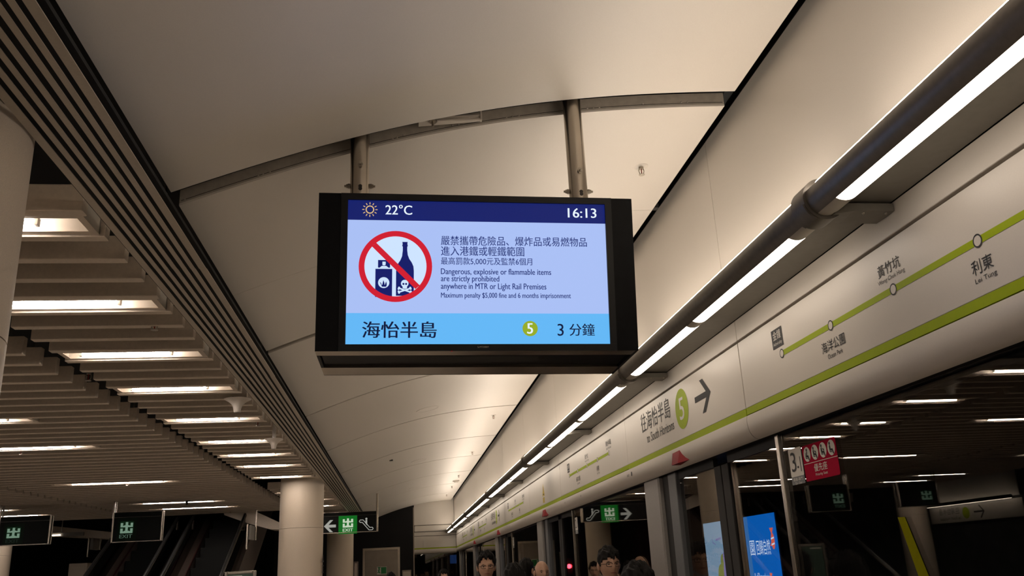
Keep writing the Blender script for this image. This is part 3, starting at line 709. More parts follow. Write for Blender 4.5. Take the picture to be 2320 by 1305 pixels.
sub(pt.polys('nozzle', [[N(429, 604), N(478, 604), N(478, 650), N(467, 660), N(440, 660), N(429, 650)], [N(385, 697), N(420, 668), N(488, 668), N(525, 697)], [N(380, 706), N(530, 706), N(530, 694), N(380, 694)]], S_CIRC, None, .0018))
sub(pt.polys('flame_disc', [disc(*N(452, 917), .0225)], S_CIRC, None, .0018))
sub(pt.polys('flame', [[N(390, 905), N(415, 925), N(425, 975), N(410, 945)], [N(425, 975), N(440, 905), N(447, 880), N(462, 920), N(470, 978)], [N(460, 975), N(478, 925), N(490, 897), N(498, 940), N(488, 978)], [N(415, 950), N(500, 950), N(488, 979), N(425, 979)]], S_DNAVY, None, .0024))
sub(pt.polys('skull', [disc(*N(768, 928), .0152), [N(733, 960), N(805, 960), N(802, 1000), N(775, 1008), N(738, 1000)], *stroke([N(685, 1000), N(855, 1055)], .0062), *stroke([N(685, 1055), N(855, 1000)], .0062), *[disc(*N(a, c), .0042, n=10) for a, c in ((683, 990), (676, 1008), (852, 990), (858, 1006), (683, 1066), (677, 1046), (855, 1064), (860, 1046))]], S_CIRC, None, .0018))
sub(pt.polys('skull_eyes', [disc(*N(748, 935), .0042, n=12), disc(*N(789, 935), .0042, n=12)], S_DNAVY, None, .0024))
sub(pt.polys('prohibition_ring', ringp(px, pz, pr, pr * .845, 64) + [[N(270, 380), N(332, 322), N(995, 955), N(930, 1010)]], S_RED, None, .0030))
pb = Plane2(tp(0, 0, -.004), ex, ez)
pb.text('MITSUBISHI', M_STEEL, tv, -.0035, -.3125, .033, -.3060, .0008, .02)
pb.polys('maker_emblem', [[(-.0125, -.3125), (-.0065, -.3125), (-.0095, -.3095)], [(-.0085, -.3095), (-.0125, -.3095 + .0005), (-.0105, -.306)], [(-.0065, -.3125 + .0005), (-.0035, -.3125 + .0005), (-.006, -.309)]], M_STEEL, tv, .0008)
MB().ball(tp(-.115, -.3245, 0), .003, 8, 6).build('standby_light', emit('standby_red', (1, .02, .03), 0.5), tv)
# poles with bolts
for sx_, x in ((0, -0.166), (1, 0.827)):
    ptop = cz(x) + .25; zb = tp(0, TH / 2).z - .02 - (x - .33) * .015
    pole = MB().tube([(x, 3.57, zb), (x, 3.57, ptop)], .0425, 28).build('pole', M_STEEL, tv)
    z1 = 3.25 if sx_ == 0 else 3.232
    for sgn in (-1, 1):
        bo = MB().tube([(x + sgn * .040, 3.57, z1), (x + sgn * .068, 3.57, z1)], .0055, 8).tube([(x + sgn * .043, 3.57, z1), (x + sgn * .053, 3.57, z1)], .0115, 6).tube([(x + sgn * .053, 3.57, z1), (x + sgn * .060, 3.57, z1)], .009, 6).build('bolt', M_BOLT); put(bo, pole)
    for dz, rr_ in ((.085, .012), ):
        bo = MB().tube([(x + .004, 3.53, z1 + dz), (x + .004, 3.505, z1 + dz)], .0055, 8).tube([(x + .004, 3.529, z1 + dz), (x + .004, 3.518, z1 + dz)], rr_, 6).build('bolt', M_BOLT); put(bo, pole)
    ho = MB().tube([(x + .004, 3.5295, z1 - .03), (x + .004, 3.5265, z1 - .03)], .0085, 12).tube([(x + .004, 3.5295, z1 - .018), (x + .004, 3.5268, z1 - .018)], .0085, 12).build('slot_hole', M_DARK); put(ho, pole)

# ------------------------------------------------------------------ fluorescent lights between the baffles
GAP = PT - 0.058
def fluor(y, x0, x1, tx0, tx1, label, group):
    # y: far bottom edge of the baffle before the gap
    a, c = y + .004, y + GAP - .004; z0, z1 = BZ + .011, BZ + .106
    t = root('fluorescent_light', ((x0 + x1) / 2, (a + c) / 2, z0), label, 'light', group)
    h = MB(); e = .010
    h.box(x0, x1, a, a + .006, z0, z1).box(x0, x1, c - .006, c, z0, z1).box(x0, x0 + .006, a, c, z0, z1).box(x1 - .006, x1, a, c, z0, z1).box(x0, x1, a, c, z1, z1 + .006)
    h.build('trough', M_REFL, t)
    r = MB().box(x0, x1, a, a + .035, z0 - .003, z0).box(x0, x1, c - .035, c, z0 - .003, z0).box(x0, x0 + .03, a + .035, c - .035, z0 - .003, z0).box(x1 - .03, x1, a + .035, c - .035, z0 - .003, z0)
    r.build('rim', M_BAFF, t)
    ym = (a + c) / 2
    MB().tube([(tx0, ym, z0 + .008), (tx1, ym, z0 + .008)], .019, 12).build('tube', E_CEIL, t)
    MB().box(tx0 - .02, tx0, ym - .014, ym + .014, z0 - .006, z0 + .026).box(tx1, tx1 + .02, ym - .014, ym + .014, z0 - .006, z0 + .026).box(tx0 - .02, tx1 + .02, ym - .006, ym + .006, z0 + .0265, z1).build('lamp_holder', M_SPK, t)
ordn = ['first', 'second', 'third', 'fourth', 'fifth', 'sixth', 'seventh', 'eighth', 'ninth', 'tenth', 'eleventh', 'twelfth', 'thirteenth', 'fourteenth']
spec = ['white strip light cut off by the nearest column at left', 'second strip light of the right row, above a hanging sprinkler', 'third strip light from the camera in the right row', 'fourth strip light of the right row, above the white speaker', 'fifth strip light of the right row, below the nearer white speaker', 'sixth strip light of the right row, behind the farther white speaker', 'seventh strip light in the right row of baffles', 'eighth strip light in the right row of baffles', 'ninth strip light of the right row, touching the thick column', 'strip light just right of the thick column, nearest of three', 'middle strip light of three right of the thick column', 'farthest strip light of three right of the thick column']
for k, i in enumerate((0, 4, 8, 12, 17, 22, 26, 30, 35, 44, 50, 56)):
    fluor(PY + PT * i, -2.1429, -1.2565, -2.0138, -1.4802, spec[k], 'strip lights in the right baffle row')
s2 = ['long strip light at the left frame edge in the wide baffle row', 'long slanting strip light below the left middle of the ceiling', 'long strip light crossed by a small camera near the escalators', 'long strip light nearest the escalators at the ceiling edge']
for k, i in enumerate((22, 35, 48, 53)):
    fluor(PY2 + PT * i, -4.9227, -3.1670, -4.6301, -3.3994, s2[k], 'strip lights in the wide baffle row')
for k, i in enumerate((9, 16)):
    fluor(PY2 + PT * i, -4.9227, -3.1670, -4.6301, -3.3994, ('strip light mirrored high in the door glass' if k == 0 else 'strip light mirrored beside the red priority label'), 'strip lights in the wide baffle row')
for k, i in enumerate((-4, -17, -30)):  # unseen wide-row lights, added to raise the ambient light
    fluor(PY2 + PT * i, -4.9227, -3.1670, -4.6301, -3.3994, ('unseen strip light above and left of the viewer', 'unseen strip light left and behind the viewer', 'unseen strip light farthest left behind the viewer')[k], 'strip lights in the wide baffle row')
for k, i in enumerate((0, 13, 26, 37)):  # left row continued out of view, added for more ambient light
    fluor(PY2 + PT * i, -8.2618, -6.8418, -8.0897, -7.0570, 'added strip light number %s of the left row, outside the frame' % ('one', 'two', 'three', 'four')[k], 'strip lights in the left baffle row')
for k, i in enumerate((-13, -18, -22, -27, -32, -37)):  # unseen lights behind the viewer, added to light the baffle faces
    fluor(PY + PT * i, -2.1429, -1.2565, -2.0138, -1.4802, '%s unseen strip light of the right row behind the viewer' % ('first', 'second', 'third', 'fourth', 'fifth', 'sixth')[k], 'strip lights in the right baffle row')
for k, i in enumerate((49, 54)):
    fluor(PY2 + PT * i, -8.2618, -6.8418, -8.0897, -7.0570, ('strip light above the leftmost exit sign' if k == 0 else 'lower strip light behind the leftmost exit sign'), 'strip lights in the left baffle row')

# ------------------------------------------------------------------ ceiling fittings
def sprinkler(x, y, z, label, group, drop=0.0, s=1.0):
    t = root('sprinkler', (x, y, z), label, 'sprinkler', group)
    if drop: MB().tube([(x, y, z), (x, y, z + drop)], .012, 10).build('drop_pipe', M_BOLT, t)
    if not drop: MB().lathe([(.001, -.004), (.036 * s, -.004), (.040 * s, -.001), (.040 * s, .003)], (x, y, z), 24).build('escutcheon', M_PANEL, t)
    MB().lathe([(.006 * s, -.016), (.0135 * s, -.016), (.0135 * s, 0), (.012 * s, .004)], (x, y, z), 12).build('fitting', M_BOLT, t)
    MB().tube([(x - .012 * s, y, z - .014), (x - .015 * s, y, z - .028 * s), (x - .011 * s, y, z - .044 * s), (x, y, z - .050 * s)], .0028 * s, 8).tube([(x + .012 * s, y, z - .014), (x + .015 * s, y, z - .028 * s), (x + .011 * s, y, z - .044 * s), (x, y, z - .050 * s)], .0028 * s, 8).build('frame_arms', M_BOLT, t)
    MB().tube([(x, y, z - .015), (x, y, z - .046 * s)], .003 * s, 8).build('glass_bulb', mat('bulb_red', (.25, .03, .02), .2) if 'bulb_red' not in MATS else MATS['bulb_red'], t)
    MB().lathe([(.004, -.053 * s), (.017 * s, -.053 * s), (.017 * s, -.051 * s), (.004, -.050 * s)], (x, y, z), 14).build('deflector', M_BOLT, t)
g1 = 'sprinklers on the curved ceiling'
sl = ['sprinkler on the vault right of the hanging screen', 'nearest sprinkler on the vault below the hanging screen', 'second sprinkler on the vault below the screen', 'third sprinkler on the vault, just before the smoke detector', 'sprinkler on the vault just past the smoke detector', 'farthest sprinkler on the vault near the end wall']
for k, (x, y) in enumerate(((1.369, 4.30), (1.366, 12.45), (1.376, 16.49), (1.382, 20.64), (1.375, 23.3), (1.368, 25.9))):
    sprinkler(x, y, cz(x), sl[k], g1)
for k, (u, v, z, lb) in enumerate(((350, 742, 3.015, 'sprinkler hanging under the baffles below the second strip light'), (200, 858, 3.03, 'sprinkler in the dark gap between the two baffle rows'), (584, 962, 3.015, 'small sprinkler hanging beside the seventh strip light'), (47, 1027, 3.015, 'small sprinkler below the left frame strip light'), (288, 1098, 3.015, 'small sprinkler below the long slanting strip light'), (522, 1160, 3.015, 'small sprinkler at the angled bulkhead'))):
    p = on_z(u, v, z); sprinkler(p.x, p.y, z + .05, lb, 'sprinklers under the baffles', 4.299 - z - .05, 1.25)
t = root('smoke_detector', (1.40, 21.9, cz(1.40)), 'small round white smoke detector on the vault', 'detector')
MB().lathe([(.001, -.045), (.045, -.045), (.055, -.03), (.055, -.026)], (1.40, 21.9, cz(1.40)), 20).build('sensor_cap', M_SPK, t)
MB().lathe([(.055, -.025), (.085, -.02), (.085, 0.01)], (1.40, 21.9, cz(1.40)), 20).build('base', M_SPK, t)
def speaker(u0, v0, u1, v1, ud, y, label):
    # bottom centre, top rim centre
    p0 = on_y(u0, v0, y); p1 = on_y(u1, v1, y); x = p0.x; h = p1.z - p0.z; R = (on_y(u1 + ud, v1, y) - on_y(u1 - ud, v1, y)).length / 2
    t = root('ceiling_speaker', (x, y, p0.z), label, 'speaker', 'white funnel speakers under the baffles')
    pr_ = [(.24, 0.0), (.25, .02), (.27, .2), (.33, .42), (.44, .6), (.62, .76), (.82, .88), (1.0, .97), (1.0, 1.0), (.9, 1.01), (.6, .95)]
    MB().lathe([(.001, .02 * h)] + [(.2 * R, .0)] + [(a * R, c * h) for a, c in pr_], (x, y, p0.z), 36).build('funnel', M_SPK, t)
    MB().tube([(x, y, p0.z + h * .9), (x, y, 3.25)], .018, 10).build('stem', M_SPK, t)
    MB().box(x - .12 * R * 2, x + .06 * R, y - R * .99, y - R * .93, p0.z + h * .99, p0.z + h * 1.01).build('maker_plate', M_DARK, t)
    MB().lathe([(R * .2, .0), (R * .2, .004)], (x, y, p0.z - .004), 20).build('grille', M_TRAY, t)
speaker(537, 934, 535, 904, 31, 7.2291, 'nearer white funnel speaker hanging under the strip lights')
speaker(620, 1017, 622, 995, 21, 8.8642, 'farther white funnel speaker hanging under the strip lights')
t = root('ceiling_camera', tuple(on_y(427, 1131, 16.6097)), 'small dark camera hanging over the long strip light', 'camera')
p = on_y(427, 1131, 16.6097)
MB().ball(p, (.045, .045, .05), 12, 8).build('dome', M_DARK, t); MB().tube([p, p + Vector((0, 0, .12))], .03, 10).build('stem', M_TRAY, t); MB().tube([p + Vector((-.02, -.03, -.05)), p + Vector((.0, -.1, -.09))], .022, 10).build('barrel', M_DARK, t)

# ------------------------------------------------------------------ exit signs
E_GRN2 = scr('sign_green', (6, 104, 28), .9); E_GRND = scr('sign_green_dim', (2, 28, 10), .8); E_SW = scr('sign_white', (200, 215, 190), .9); E_SWD = scr('sign_white_dim', (118, 146, 126), .8); E_SG = scr('sign_pale_grey', (168, 168, 160), .85)
M_DARKGL = mat('sign_green_glass', (0.003, 0.010, 0.005), 0.5, spec=0.12, noise=0.1)
def hang_sign(y, u0, u1, v0, v1, rods, label, name='exit_sign'):
    pa = on_y(u0, v1, y); pb_ = on_y(u1, v0, y); x0, x1 = pa.x, pb_.x; z0 = (on_y(u0, v1, y).z); z1 = pb_.z
    t = root(name, ((x0 + x1) / 2, y, z1), label, 'sign', 'dark hanging exit signs')
    MB().bbox(x0, x1, y, y + .12, z0, z1, .006).build('sign_box', M_SIGNB, t)
    MB().box(x0, x1, y - .004, y + .124, z0 - .012, z0).build('bottom_rail', M_STEEL, t)
    MB().box(x0, x1, y - .003, y, z0 + (z1 - z0) * .83, z0 + (z1 - z0) * .835).build('seam', M_STEELD, t)
    MB().box(x0, x1, y - .004, y + .124, z1, z1 + .006).build('top_rail', M_STEEL, t)
    for (x, ztop) in rods:
        for dy in (.0, .09):
            MB().bbox(x, x + .035, y + dy, y + dy + .03, z0 - .012, ztop, .005).build('hanger_post', M_STEEL, t)
    return t, Plane2((x0, y, z0), (1, 0, 0), (0, 0, 1)), x1 - x0, z1 - z0
def esc_icon(pl, x, y, s, m, t, flip=False):
    f = -1 if flip else 1
    o = [(-.5, .36), (-.27, .36), (.28, -.26), (.5, -.26), (.56, -.36), (.48, -.46), (.22, -.46), (-.33, .16), (-.5, .16), (-.58, .26)]
    pl.polys('escalator_icon', [q for q in stroke([(x + f * a * s, y + c * s) for a, c in o], .055 * s, True)] + [disc(x + f * .0 * s, y + .44 * s, .085 * s, n=14), [(x - .07 * s, y + .34 * s), (x - .07 * s, y + .05 * s), (x + .07 * s, y - .1 * s), (x + .07 * s, y + .34 * s)]], m, t, .0022)
# far sign right of the thick column
t, pl, W, H = hang_sign(20.2, 640, 852, 1158, 1212, [], 'black exit sign with arrow and green square beside the thick column')
xr = pl.p(W, 0).x; zt = pl.p(0, H).z; zb = pl.p(0, 0).z
for dy in (0, .09): MB().bbox(xr + .002, xr + .045, 20.2 + dy, 20.235 + dy, zb - .012, cz(xr) - .002, .006).build('hanger_post', M_STEEL, t)
q = lambda u: on_y(u, 1190, 20.2).x - pl.o.x
zz = lambda v: on_y(800, v, 20.2).z - pl.o.z
pl.rect('green_square', q(767), zz(1209), q(809), zz(1168), E_GRN2, t, .0015)
pl.polys('exit_symbol', exit_glyph(q(776.5), zz(1194.5), q(800) - q(776.5), zz(1174) - zz(1194.5)), E_SW, t, .0025)
pl.text('EXIT', E_SW, t, q(776.5), zz(1203.5), q(800), zz(1197), .0025, .02)
ax0, ax1, ay = q(734), q(761), zz(1190)
pl.polys('direction_arrow', [[(ax0 + .07, ay - .03), (ax1, ay - .03), (ax1, ay + .03), (ax0 + .07, ay + .03)], [(ax0, ay), (ax0 + .13, ay + .13), (ax0 + .2, ay + .13), (ax0 + .07, ay), (ax0 + .02, ay - .02)], [(ax0, ay), (ax0 + .07, ay), (ax0 + .2, ay - .13), (ax0 + .13, ay - .13)]], E_SG, t, .0025)
esc_icon(pl, q(830), zz(1189), .27, E_SG, t)
# two signs on the left: lit pictograms only partly glowing
for (u0, u1, v0, v1, lab_, gu0, gu1, gv0, gv1, dim) in ((254, 366, 1158, 1228, 'dark exit sign with pale green symbol left of the escalators', 273, 301, 1183, 1208, 0), (-6, 113, 1168, 1236, 'dark exit sign cut by the left frame edge', 16, 45, 1196, 1219, 1)):
    y = 16.0933
    t, pl, W, H = hang_sign(y, u0, u1, v0, v1, [], lab_)
    xl, xr = pl.o.x, pl.o.x + W; zb = pl.o.z
    MB().bbox(xl - .03, xl - .004, y, y + .03, zb - .012, BZ, .005).build('hanger_post', M_STEEL, t)
    MB().bbox(xl - .03, xl - .004, y + .09, y + .12, zb - .012, BZ, .005).build('hanger_post', M_STEELD, t)
    MB().bbox(xr + .004, xr + .03, y, y + .03, zb - .012, pl.p(0, H).z + .01, .005).build('hanger_post', M_STEEL, t)
    MB().bbox(xr + .004, xr + .03, y + .09, y + .12, zb - .012, pl.p(0, H).z + .01, .005).build('hanger_post', M_STEEL, t)
    qx = lambda u: on_y(u, (gv0 + gv1) / 2, y).x - pl.o.x
    qz = lambda v: on_y((gu0 + gu1) / 2, v, y).z - pl.o.z
    pl.rect('green_square', qx(gu0 - 8), qz(gv1 + 17), qx(gu1 + 9), qz(gv0 - 9), M_DARKGL, t, .0015)
    pl.polys('green_glow_plate', [rrect(qx(gu0 - 2), qz(gv1 + 1), qx(gu1 + 2), qz(gv0 - 2), .02)], E_GRND, t, .0020)
    pl.polys('exit_symbol', exit_glyph(qx(gu0), qz(gv1), qx(gu1) - qx(gu0), qz(gv0) - qz(gv1)), E_SWD, t, .0028)
    pl.text('EXIT', scr('sign_word_%d' % dim, (70, 92, 78) if not dim else (22, 34, 26), 1.0), t, qx(gu0 - 1), qz(gv1 + 11), qx(gu1), qz(gv1 + 3), .0028, .01)

# two slim hanging signs seen nearly edge-on
for (pts, y, lab_) in ((((196, 1262), (201, 1213), (212, 1245)), 22.5479, 'slim steel framed sign seen edge-on left of the escalators'), (((556, 1245), (560, 1187), (571, 1222)), 18.695, 'slim hanging sign seen edge-on by the angled bulkhead')):
    a, c, e = [on_y(u, v, y) for u, v in pts]
    t = root('hanging_sign', tuple(c), lab_, 'sign')
    MB().bbox(a.x, a.x + .03, y, y + .05, a.z, c.z, .004).build('hanger_post', M_STEEL, t)
    MB().bbox(e.x - .03, e.x, y + .5, y + .55, e.z, c.z if y > 21 else BZ, .004).build('hanger_post', M_STEEL, t)
    MB().bbox(a.x + .035, e.x - .035, y + .05, y + .5, e.z, c.z - .02, .006).build('sign_box', M_TRAY, t)

# ------------------------------------------------------------------ escalators
SL = math.tan(math.radians(28))
def escalator(xc, label, hw=.545):
    t = root('escalator', (xc, 16.1, 0), label, 'escalator', 'escalators rising behind the exit signs')
    Y0, YT = 16.1, 25.6
    zs = lambda y: max(0.0, (y - Y0) * SL)
    y = Y0
    while y < YT:
        MB().box(xc - .36, xc + .36, y, y + .40, zs(y) - .02, zs(y) + .20).build('step', M_ESCS, t); y += .40
    for s in (-1, 1):
        x = xc + s * hw
        rail = [(x, 14.7, .46), (x, 14.55, .64), (x, 14.7, .80), (x, 15.4, .85), (x, Y0, .88)] + [(x, yy, zs(yy) + .88) for yy in np.linspace(16.5, YT, 12)]
        MB().tube(rail, .032, 10).build('handrail', M_RAILR, t)
        poly = [(14.7, .18), (14.62, .76), (Y0, .82), (YT, zs(YT) + .82), (YT, zs(YT) + .22), (Y0, .18)]
        MB().prism(poly, 'x', x - .005, x + .005).build('balustrade_glass', M_EGL, t)
        MB().tube([(x + .034, 15.0, .86)] + [(x + .034, yy, zs(yy) + .865) for yy in (Y0, 20, YT)], .008, 6).build('rail_trim', M_STEEL, t)
        xi = xc + s * .385; lo, hi = min(x, xi), max(x, xi)
        MB().prism([(15.0, .0), (15.0, .19), (Y0, .21), (YT, zs(YT) + .26), (YT, zs(YT) - .1), (Y0 + .2, .0)], 'x', lo, hi).build('inner_deck', M_ESCD, t)
        xk = xc + s * .382
        MB().prism([(15.0, .192), (Y0, .212), (YT, zs(YT) + .262), (YT, zs(YT) + .295), (Y0, .245), (15.0, .225)], 'x', xk - .010, xk + .010).build('skirt_strip', M_REDL, t)
        xo = xc + s * (hw + .08)
        MB().prism([(14.8, 0), (14.8, .18), (Y0, .18), (YT, zs(YT) + .22), (YT, zs(YT) - .8), (17.6, 0)], 'x', min(x, xo), max(x, xo)).build('outer_panel', M_ESCD, t)
        MB().box(xc + s * (hw - .017), xc + s * (hw + .017), 20.0, 20.09, zs(20.0) + .64, zs(20.0) + .83).build('notice_plate', M_ESCD, t)
escalator(-5.3099, 'left escalator, partly behind the exit sign')
escalator(-3.8985, 'right escalator between exit sign and thick column')

# ------------------------------------------------------------------ far end: door, boxes, stand
y = YE
a, c = on_y(822, 1243, y), on_y(906, 1240, y)
t = root('door_1', ((a.x + c.x) / 2, y, 0), 'brushed steel door in the black end wall', 'door', kind='structure')
MB().box(a.x, a.x + .07, y - .03, y - .001, 0, a.z).box(c.x - .07, c.x, y - .03, y - .001, 0, a.z).box(a.x + .07, c.x - .07, y - .03, y - .001, a.z - .07, a.z).build('door_frame', M_STEEL, t)
leaf = MB().bbox(a.x + .072, c.x - .072, y - .018, y - .002, .01, a.z - .073, .003).build('door_leaf', M_STEELD, t)
put(MB().tube([(c.x - .15, y - .05, 1.0), (c.x - .25, y - .05, 1.0)], .012, 8).build('door_handle', M_STEEL), leaf)
p0, p1 = on_y(854, 1302, y - .03), on_y(876, 1283, y - .03)
es = root('exit_plate', tuple(p0), 'small green and white running exit plate on the steel door', 'sign')
MB().box(p0.x, p1.x, y - .026, y - .019, p0.z, p1.z).build('plate', M_WHITE, es)
pl = Plane2((p0.x, y - .026, p0.z), (1, 0, 0), (0, 0, 1)); W, H = p1.x - p0.x, p1.z - p0.z
E_PL = mat('plate_green', (0.01, .22, .06), .4, noise=.03)
pl.rect('green_field', W * .42, .02, W - .01, H - .02, E_PL, es); pl.polys('running_figure', [disc(W * .22, H * .8, .025), *stroke([(W * .22, H * .65), (W * .2, H * .4), (W * .3, H * .2)], .03), *stroke([(W * .2, H * .4), (W * .1, H * .25)], .03), *stroke([(W * .1, H * .55), (W * .3, H * .6)], .02)], E_PL, es); pl.rect('figure_frame', .01, H - .03, W * .4, H - .01, E_PL, es)
for (u0, u1, v0, v1, yy, lab_) in ((911, 932, 1291, 1330, YE, 'small steel wall box right of the steel door'), (801, 812, 1272, 1330, YE, 'pale wall box left of the steel door')):
    p0, p1 = on_y(u0, v1, yy), on_y(u1, v0, yy)
    t = root('wall_box', (p0.x, yy, p0.z), lab_, 'box')
    MB().bbox(p0.x, p1.x, yy - .12, yy - .001, p0.z, p1.z, .01).build('body', M_STEELD, t); MB().bbox(p0.x + .03, p1.x - .03, yy - .128, yy - .1205, p0.z + .04, p1.z - .04, .003).build('cover', M_STEEL, t)
y = 12.0
p0, p1 = on_y(503, 1400, y), on_y(580, 1292, y)
t = root('notice_board', (p0.x, y, 0), 'steel framed notice board top at the bottom edge', 'board')
zt = p1.z
MB().bbox(p0.x, p0.x + .04, y, y + .05, 0, zt, .006).bbox(p1.x - .04, p1.x, y, y + .05, 0, zt, .006).bbox(p0.x + .04, p1.x - .04, y, y + .05, zt - .035, zt, .006).build('frame', M_STEEL, t)
MB().box(p0.x + .04, p1.x - .04, y + .012, y + .03, .5, zt - .036).build('panel', mat('board_green', (.05, .09, .07), .3, noise=.1), t)
Plane2((p0.x, y + .012, 0), (1, 0, 0), (0, 0, 1)).rect('printed_band', .06, zt - .075, .22, zt - .055, M_WHITE, t)
# beige lit wall patch at lower left, built as a box
for (pts, yy, nm, m, lab_, cat) in ((((152, 1320), (198, 1275)), 22.8061, 'lit_wall_patch', M_COLM, 'beige lit wall patch at the lower left behind the escalator', 'wall patch'),):
    p0, p1 = on_y(*pts[0], yy), on_y(*pts[1], yy)
    t = root(nm, (p0.x, yy, 0), lab_, cat)
    MB().bbox(p0.x, p1.x, yy, yy + .5, 0, p1.z, .01).build('body', m, t)
    MB().bbox(p0.x + .04, p1.x - .04, yy - .012, yy - .0005, .1, p1.z - .06, .004).build('door', m, t)
p = on_y(116, 1213, 22.0); p2 = on_y(137, 1212, 22.0)
t = root('strip_lamp', tuple(p), 'tiny bright strip lamp right of the leftmost exit sign', 'light')
MB().tube([p, p2], .012, 8).build('tube', E_WALLD, t); MB().box(p.x, p2.x + .5, 22.03, 22.08, p.z - .03, p.z + .05).build('housing', M_TRAY, t); MB().tube([(p.x + .2, 22.06, p.z + .05), (p.x + .2, 22.06, 4.299)], .012, 8).build('hanger_rod', M_TRAY, t)
t = root('display_reflection', (1.5, 33.0, 1.9), 'blue screen reflection in the end glass, built as a glowing panel', 'screen')
p0, p1 = on_y(1020, 1277, 33.0), on_y(1034, 1257, 33.0)
MB().bbox(p0.x - .03, p1.x + .03, 33.01, 33.1, p0.z - .03, p1.z + .03, .005).build('case', M_RUB, t); MB().box(p0.x, p1.x, 33.0, 33.009, p0.z, p1.z).build('display', scr('far_blue', (50, 84, 150), 0.25), t); MB().tube([((p0.x + p1.x) / 2, 33.06, p1.z), ((p0.x + p1.x) / 2, 33.06, 4.29)], .03, 8).build('pole', M_TRAY, t)  # stands in for a screen reflected in the end glass

# ------------------------------------------------------------------ people
M_SKIN = mat('skin', (0.52, 0.31, 0.21), 0.5, noise=0.06, nscale=60)
M_HAIR = mat('hair_black', (0.007, 0.0055, 0.0045), 0.6, spec=0.2, noise=0.4, nscale=320, bump=0.3)
M_LIP = mat('lips', (0.28, 0.10, 0.075), 0.45)
M_EYE = mat('eye_white', (0.5, 0.47, 0.43), 0.3); M_IRIS = mat('iris_dark', (0.01, 0.007, 0.005), 0.2)
M_SHOE = mat('shoe_black', (0.015, 0.014, 0.014), 0.4, noise=.1)
def skin_mesh(name, verts, edges, root_i, m, sub=1):
    me = bpy.data.meshes.new(name); me.from_pydata([v[:3] for v in verts], edges, []); o = bpy.data.objects.new(name, me); COL.objects.link(o)
    o.modifiers.new('skin', 'SKIN')
    me.skin_vertices[0].data[root_i].use_root = True
    for k, v in enumerate(verts):
        r = v[3]; me.skin_vertices[0].data[k].radius = r if isinstance(r, tuple) else (r, r)
        if k != root_i: me.skin_vertices[0].data[k].use_root = False
    s = o.modifiers.new('sub', 'SUBSURF'); s.levels = sub; s.render_levels = sub
    dg = bpy.context.evaluated_depsgraph_get(); out = bpy.data.meshes.new_from_object(o.evaluated_get(dg))
    bpy.data.objects.remove(o); bpy.data.meshes.remove(me)
    out.name = name; out.materials.clear(); out.materials.append(m)
    out.polygons.foreach_set('use_smooth', [True] * len(out.polygons)); return out
def head_bm(seg=56, rings=42):
    vs, fs = [], []
    for i in range(rings + 1):
        ph = PI * i / rings
        for k in range(seg):
            th_ = 2 * PI * k / seg
            n = Vector((math.sin(ph) * math.sin(th_), -math.sin(ph) * math.cos(th_), math.cos(ph)))   # face towards -y
            x, y, z = n.x * .074, n.y * .095, n.z * .116
            if z < 0:
                tq = -z / .116; x *= 1 - .30 * tq ** 1.4; y = y * (1 - .12 * tq) - .012 * tq if y < 0 else y * (1 - .42 * tq)
            if n.y < -.2:
                fx = x
                y -= .020 * math.exp(-((fx / .010) ** 2) - (((z + .022) / .020) ** 2))          # nose tip
                y -= .010 * math.exp(-((fx / .008) ** 2) - (((z - .004) / .022) ** 2))          # bridge
                for s in (-1, 1): y += .011 * math.exp(-(((fx - s * .030) / .017) ** 2) - (((z - .004) / .012) ** 2))   # sockets
                y -= .004 * math.exp(-((fx / .045) ** 2) - (((z - .026) / .010) ** 2))           # brow
                y -= .006 * math.exp(-((fx / .022) ** 2) - (((z + .056) / .008) ** 2))          # lips
                y += .004 * math.exp(-((fx / .03) ** 2) - (((z + .073) / .007) ** 2))
                y -= .006 * math.exp(-((fx / .02) ** 2) - (((z + .095) / .012) ** 2))           # chin
            vs.append(Vector((x, y, z)))
    for i in range(rings):
        for k in range(seg):
            fs.append((i * seg + k, (i + 1) * seg + k, (i + 1) * seg + (k + 1) % seg, i * seg + (k + 1) % seg))
    return vs, fs
HV, HF = head_bm()
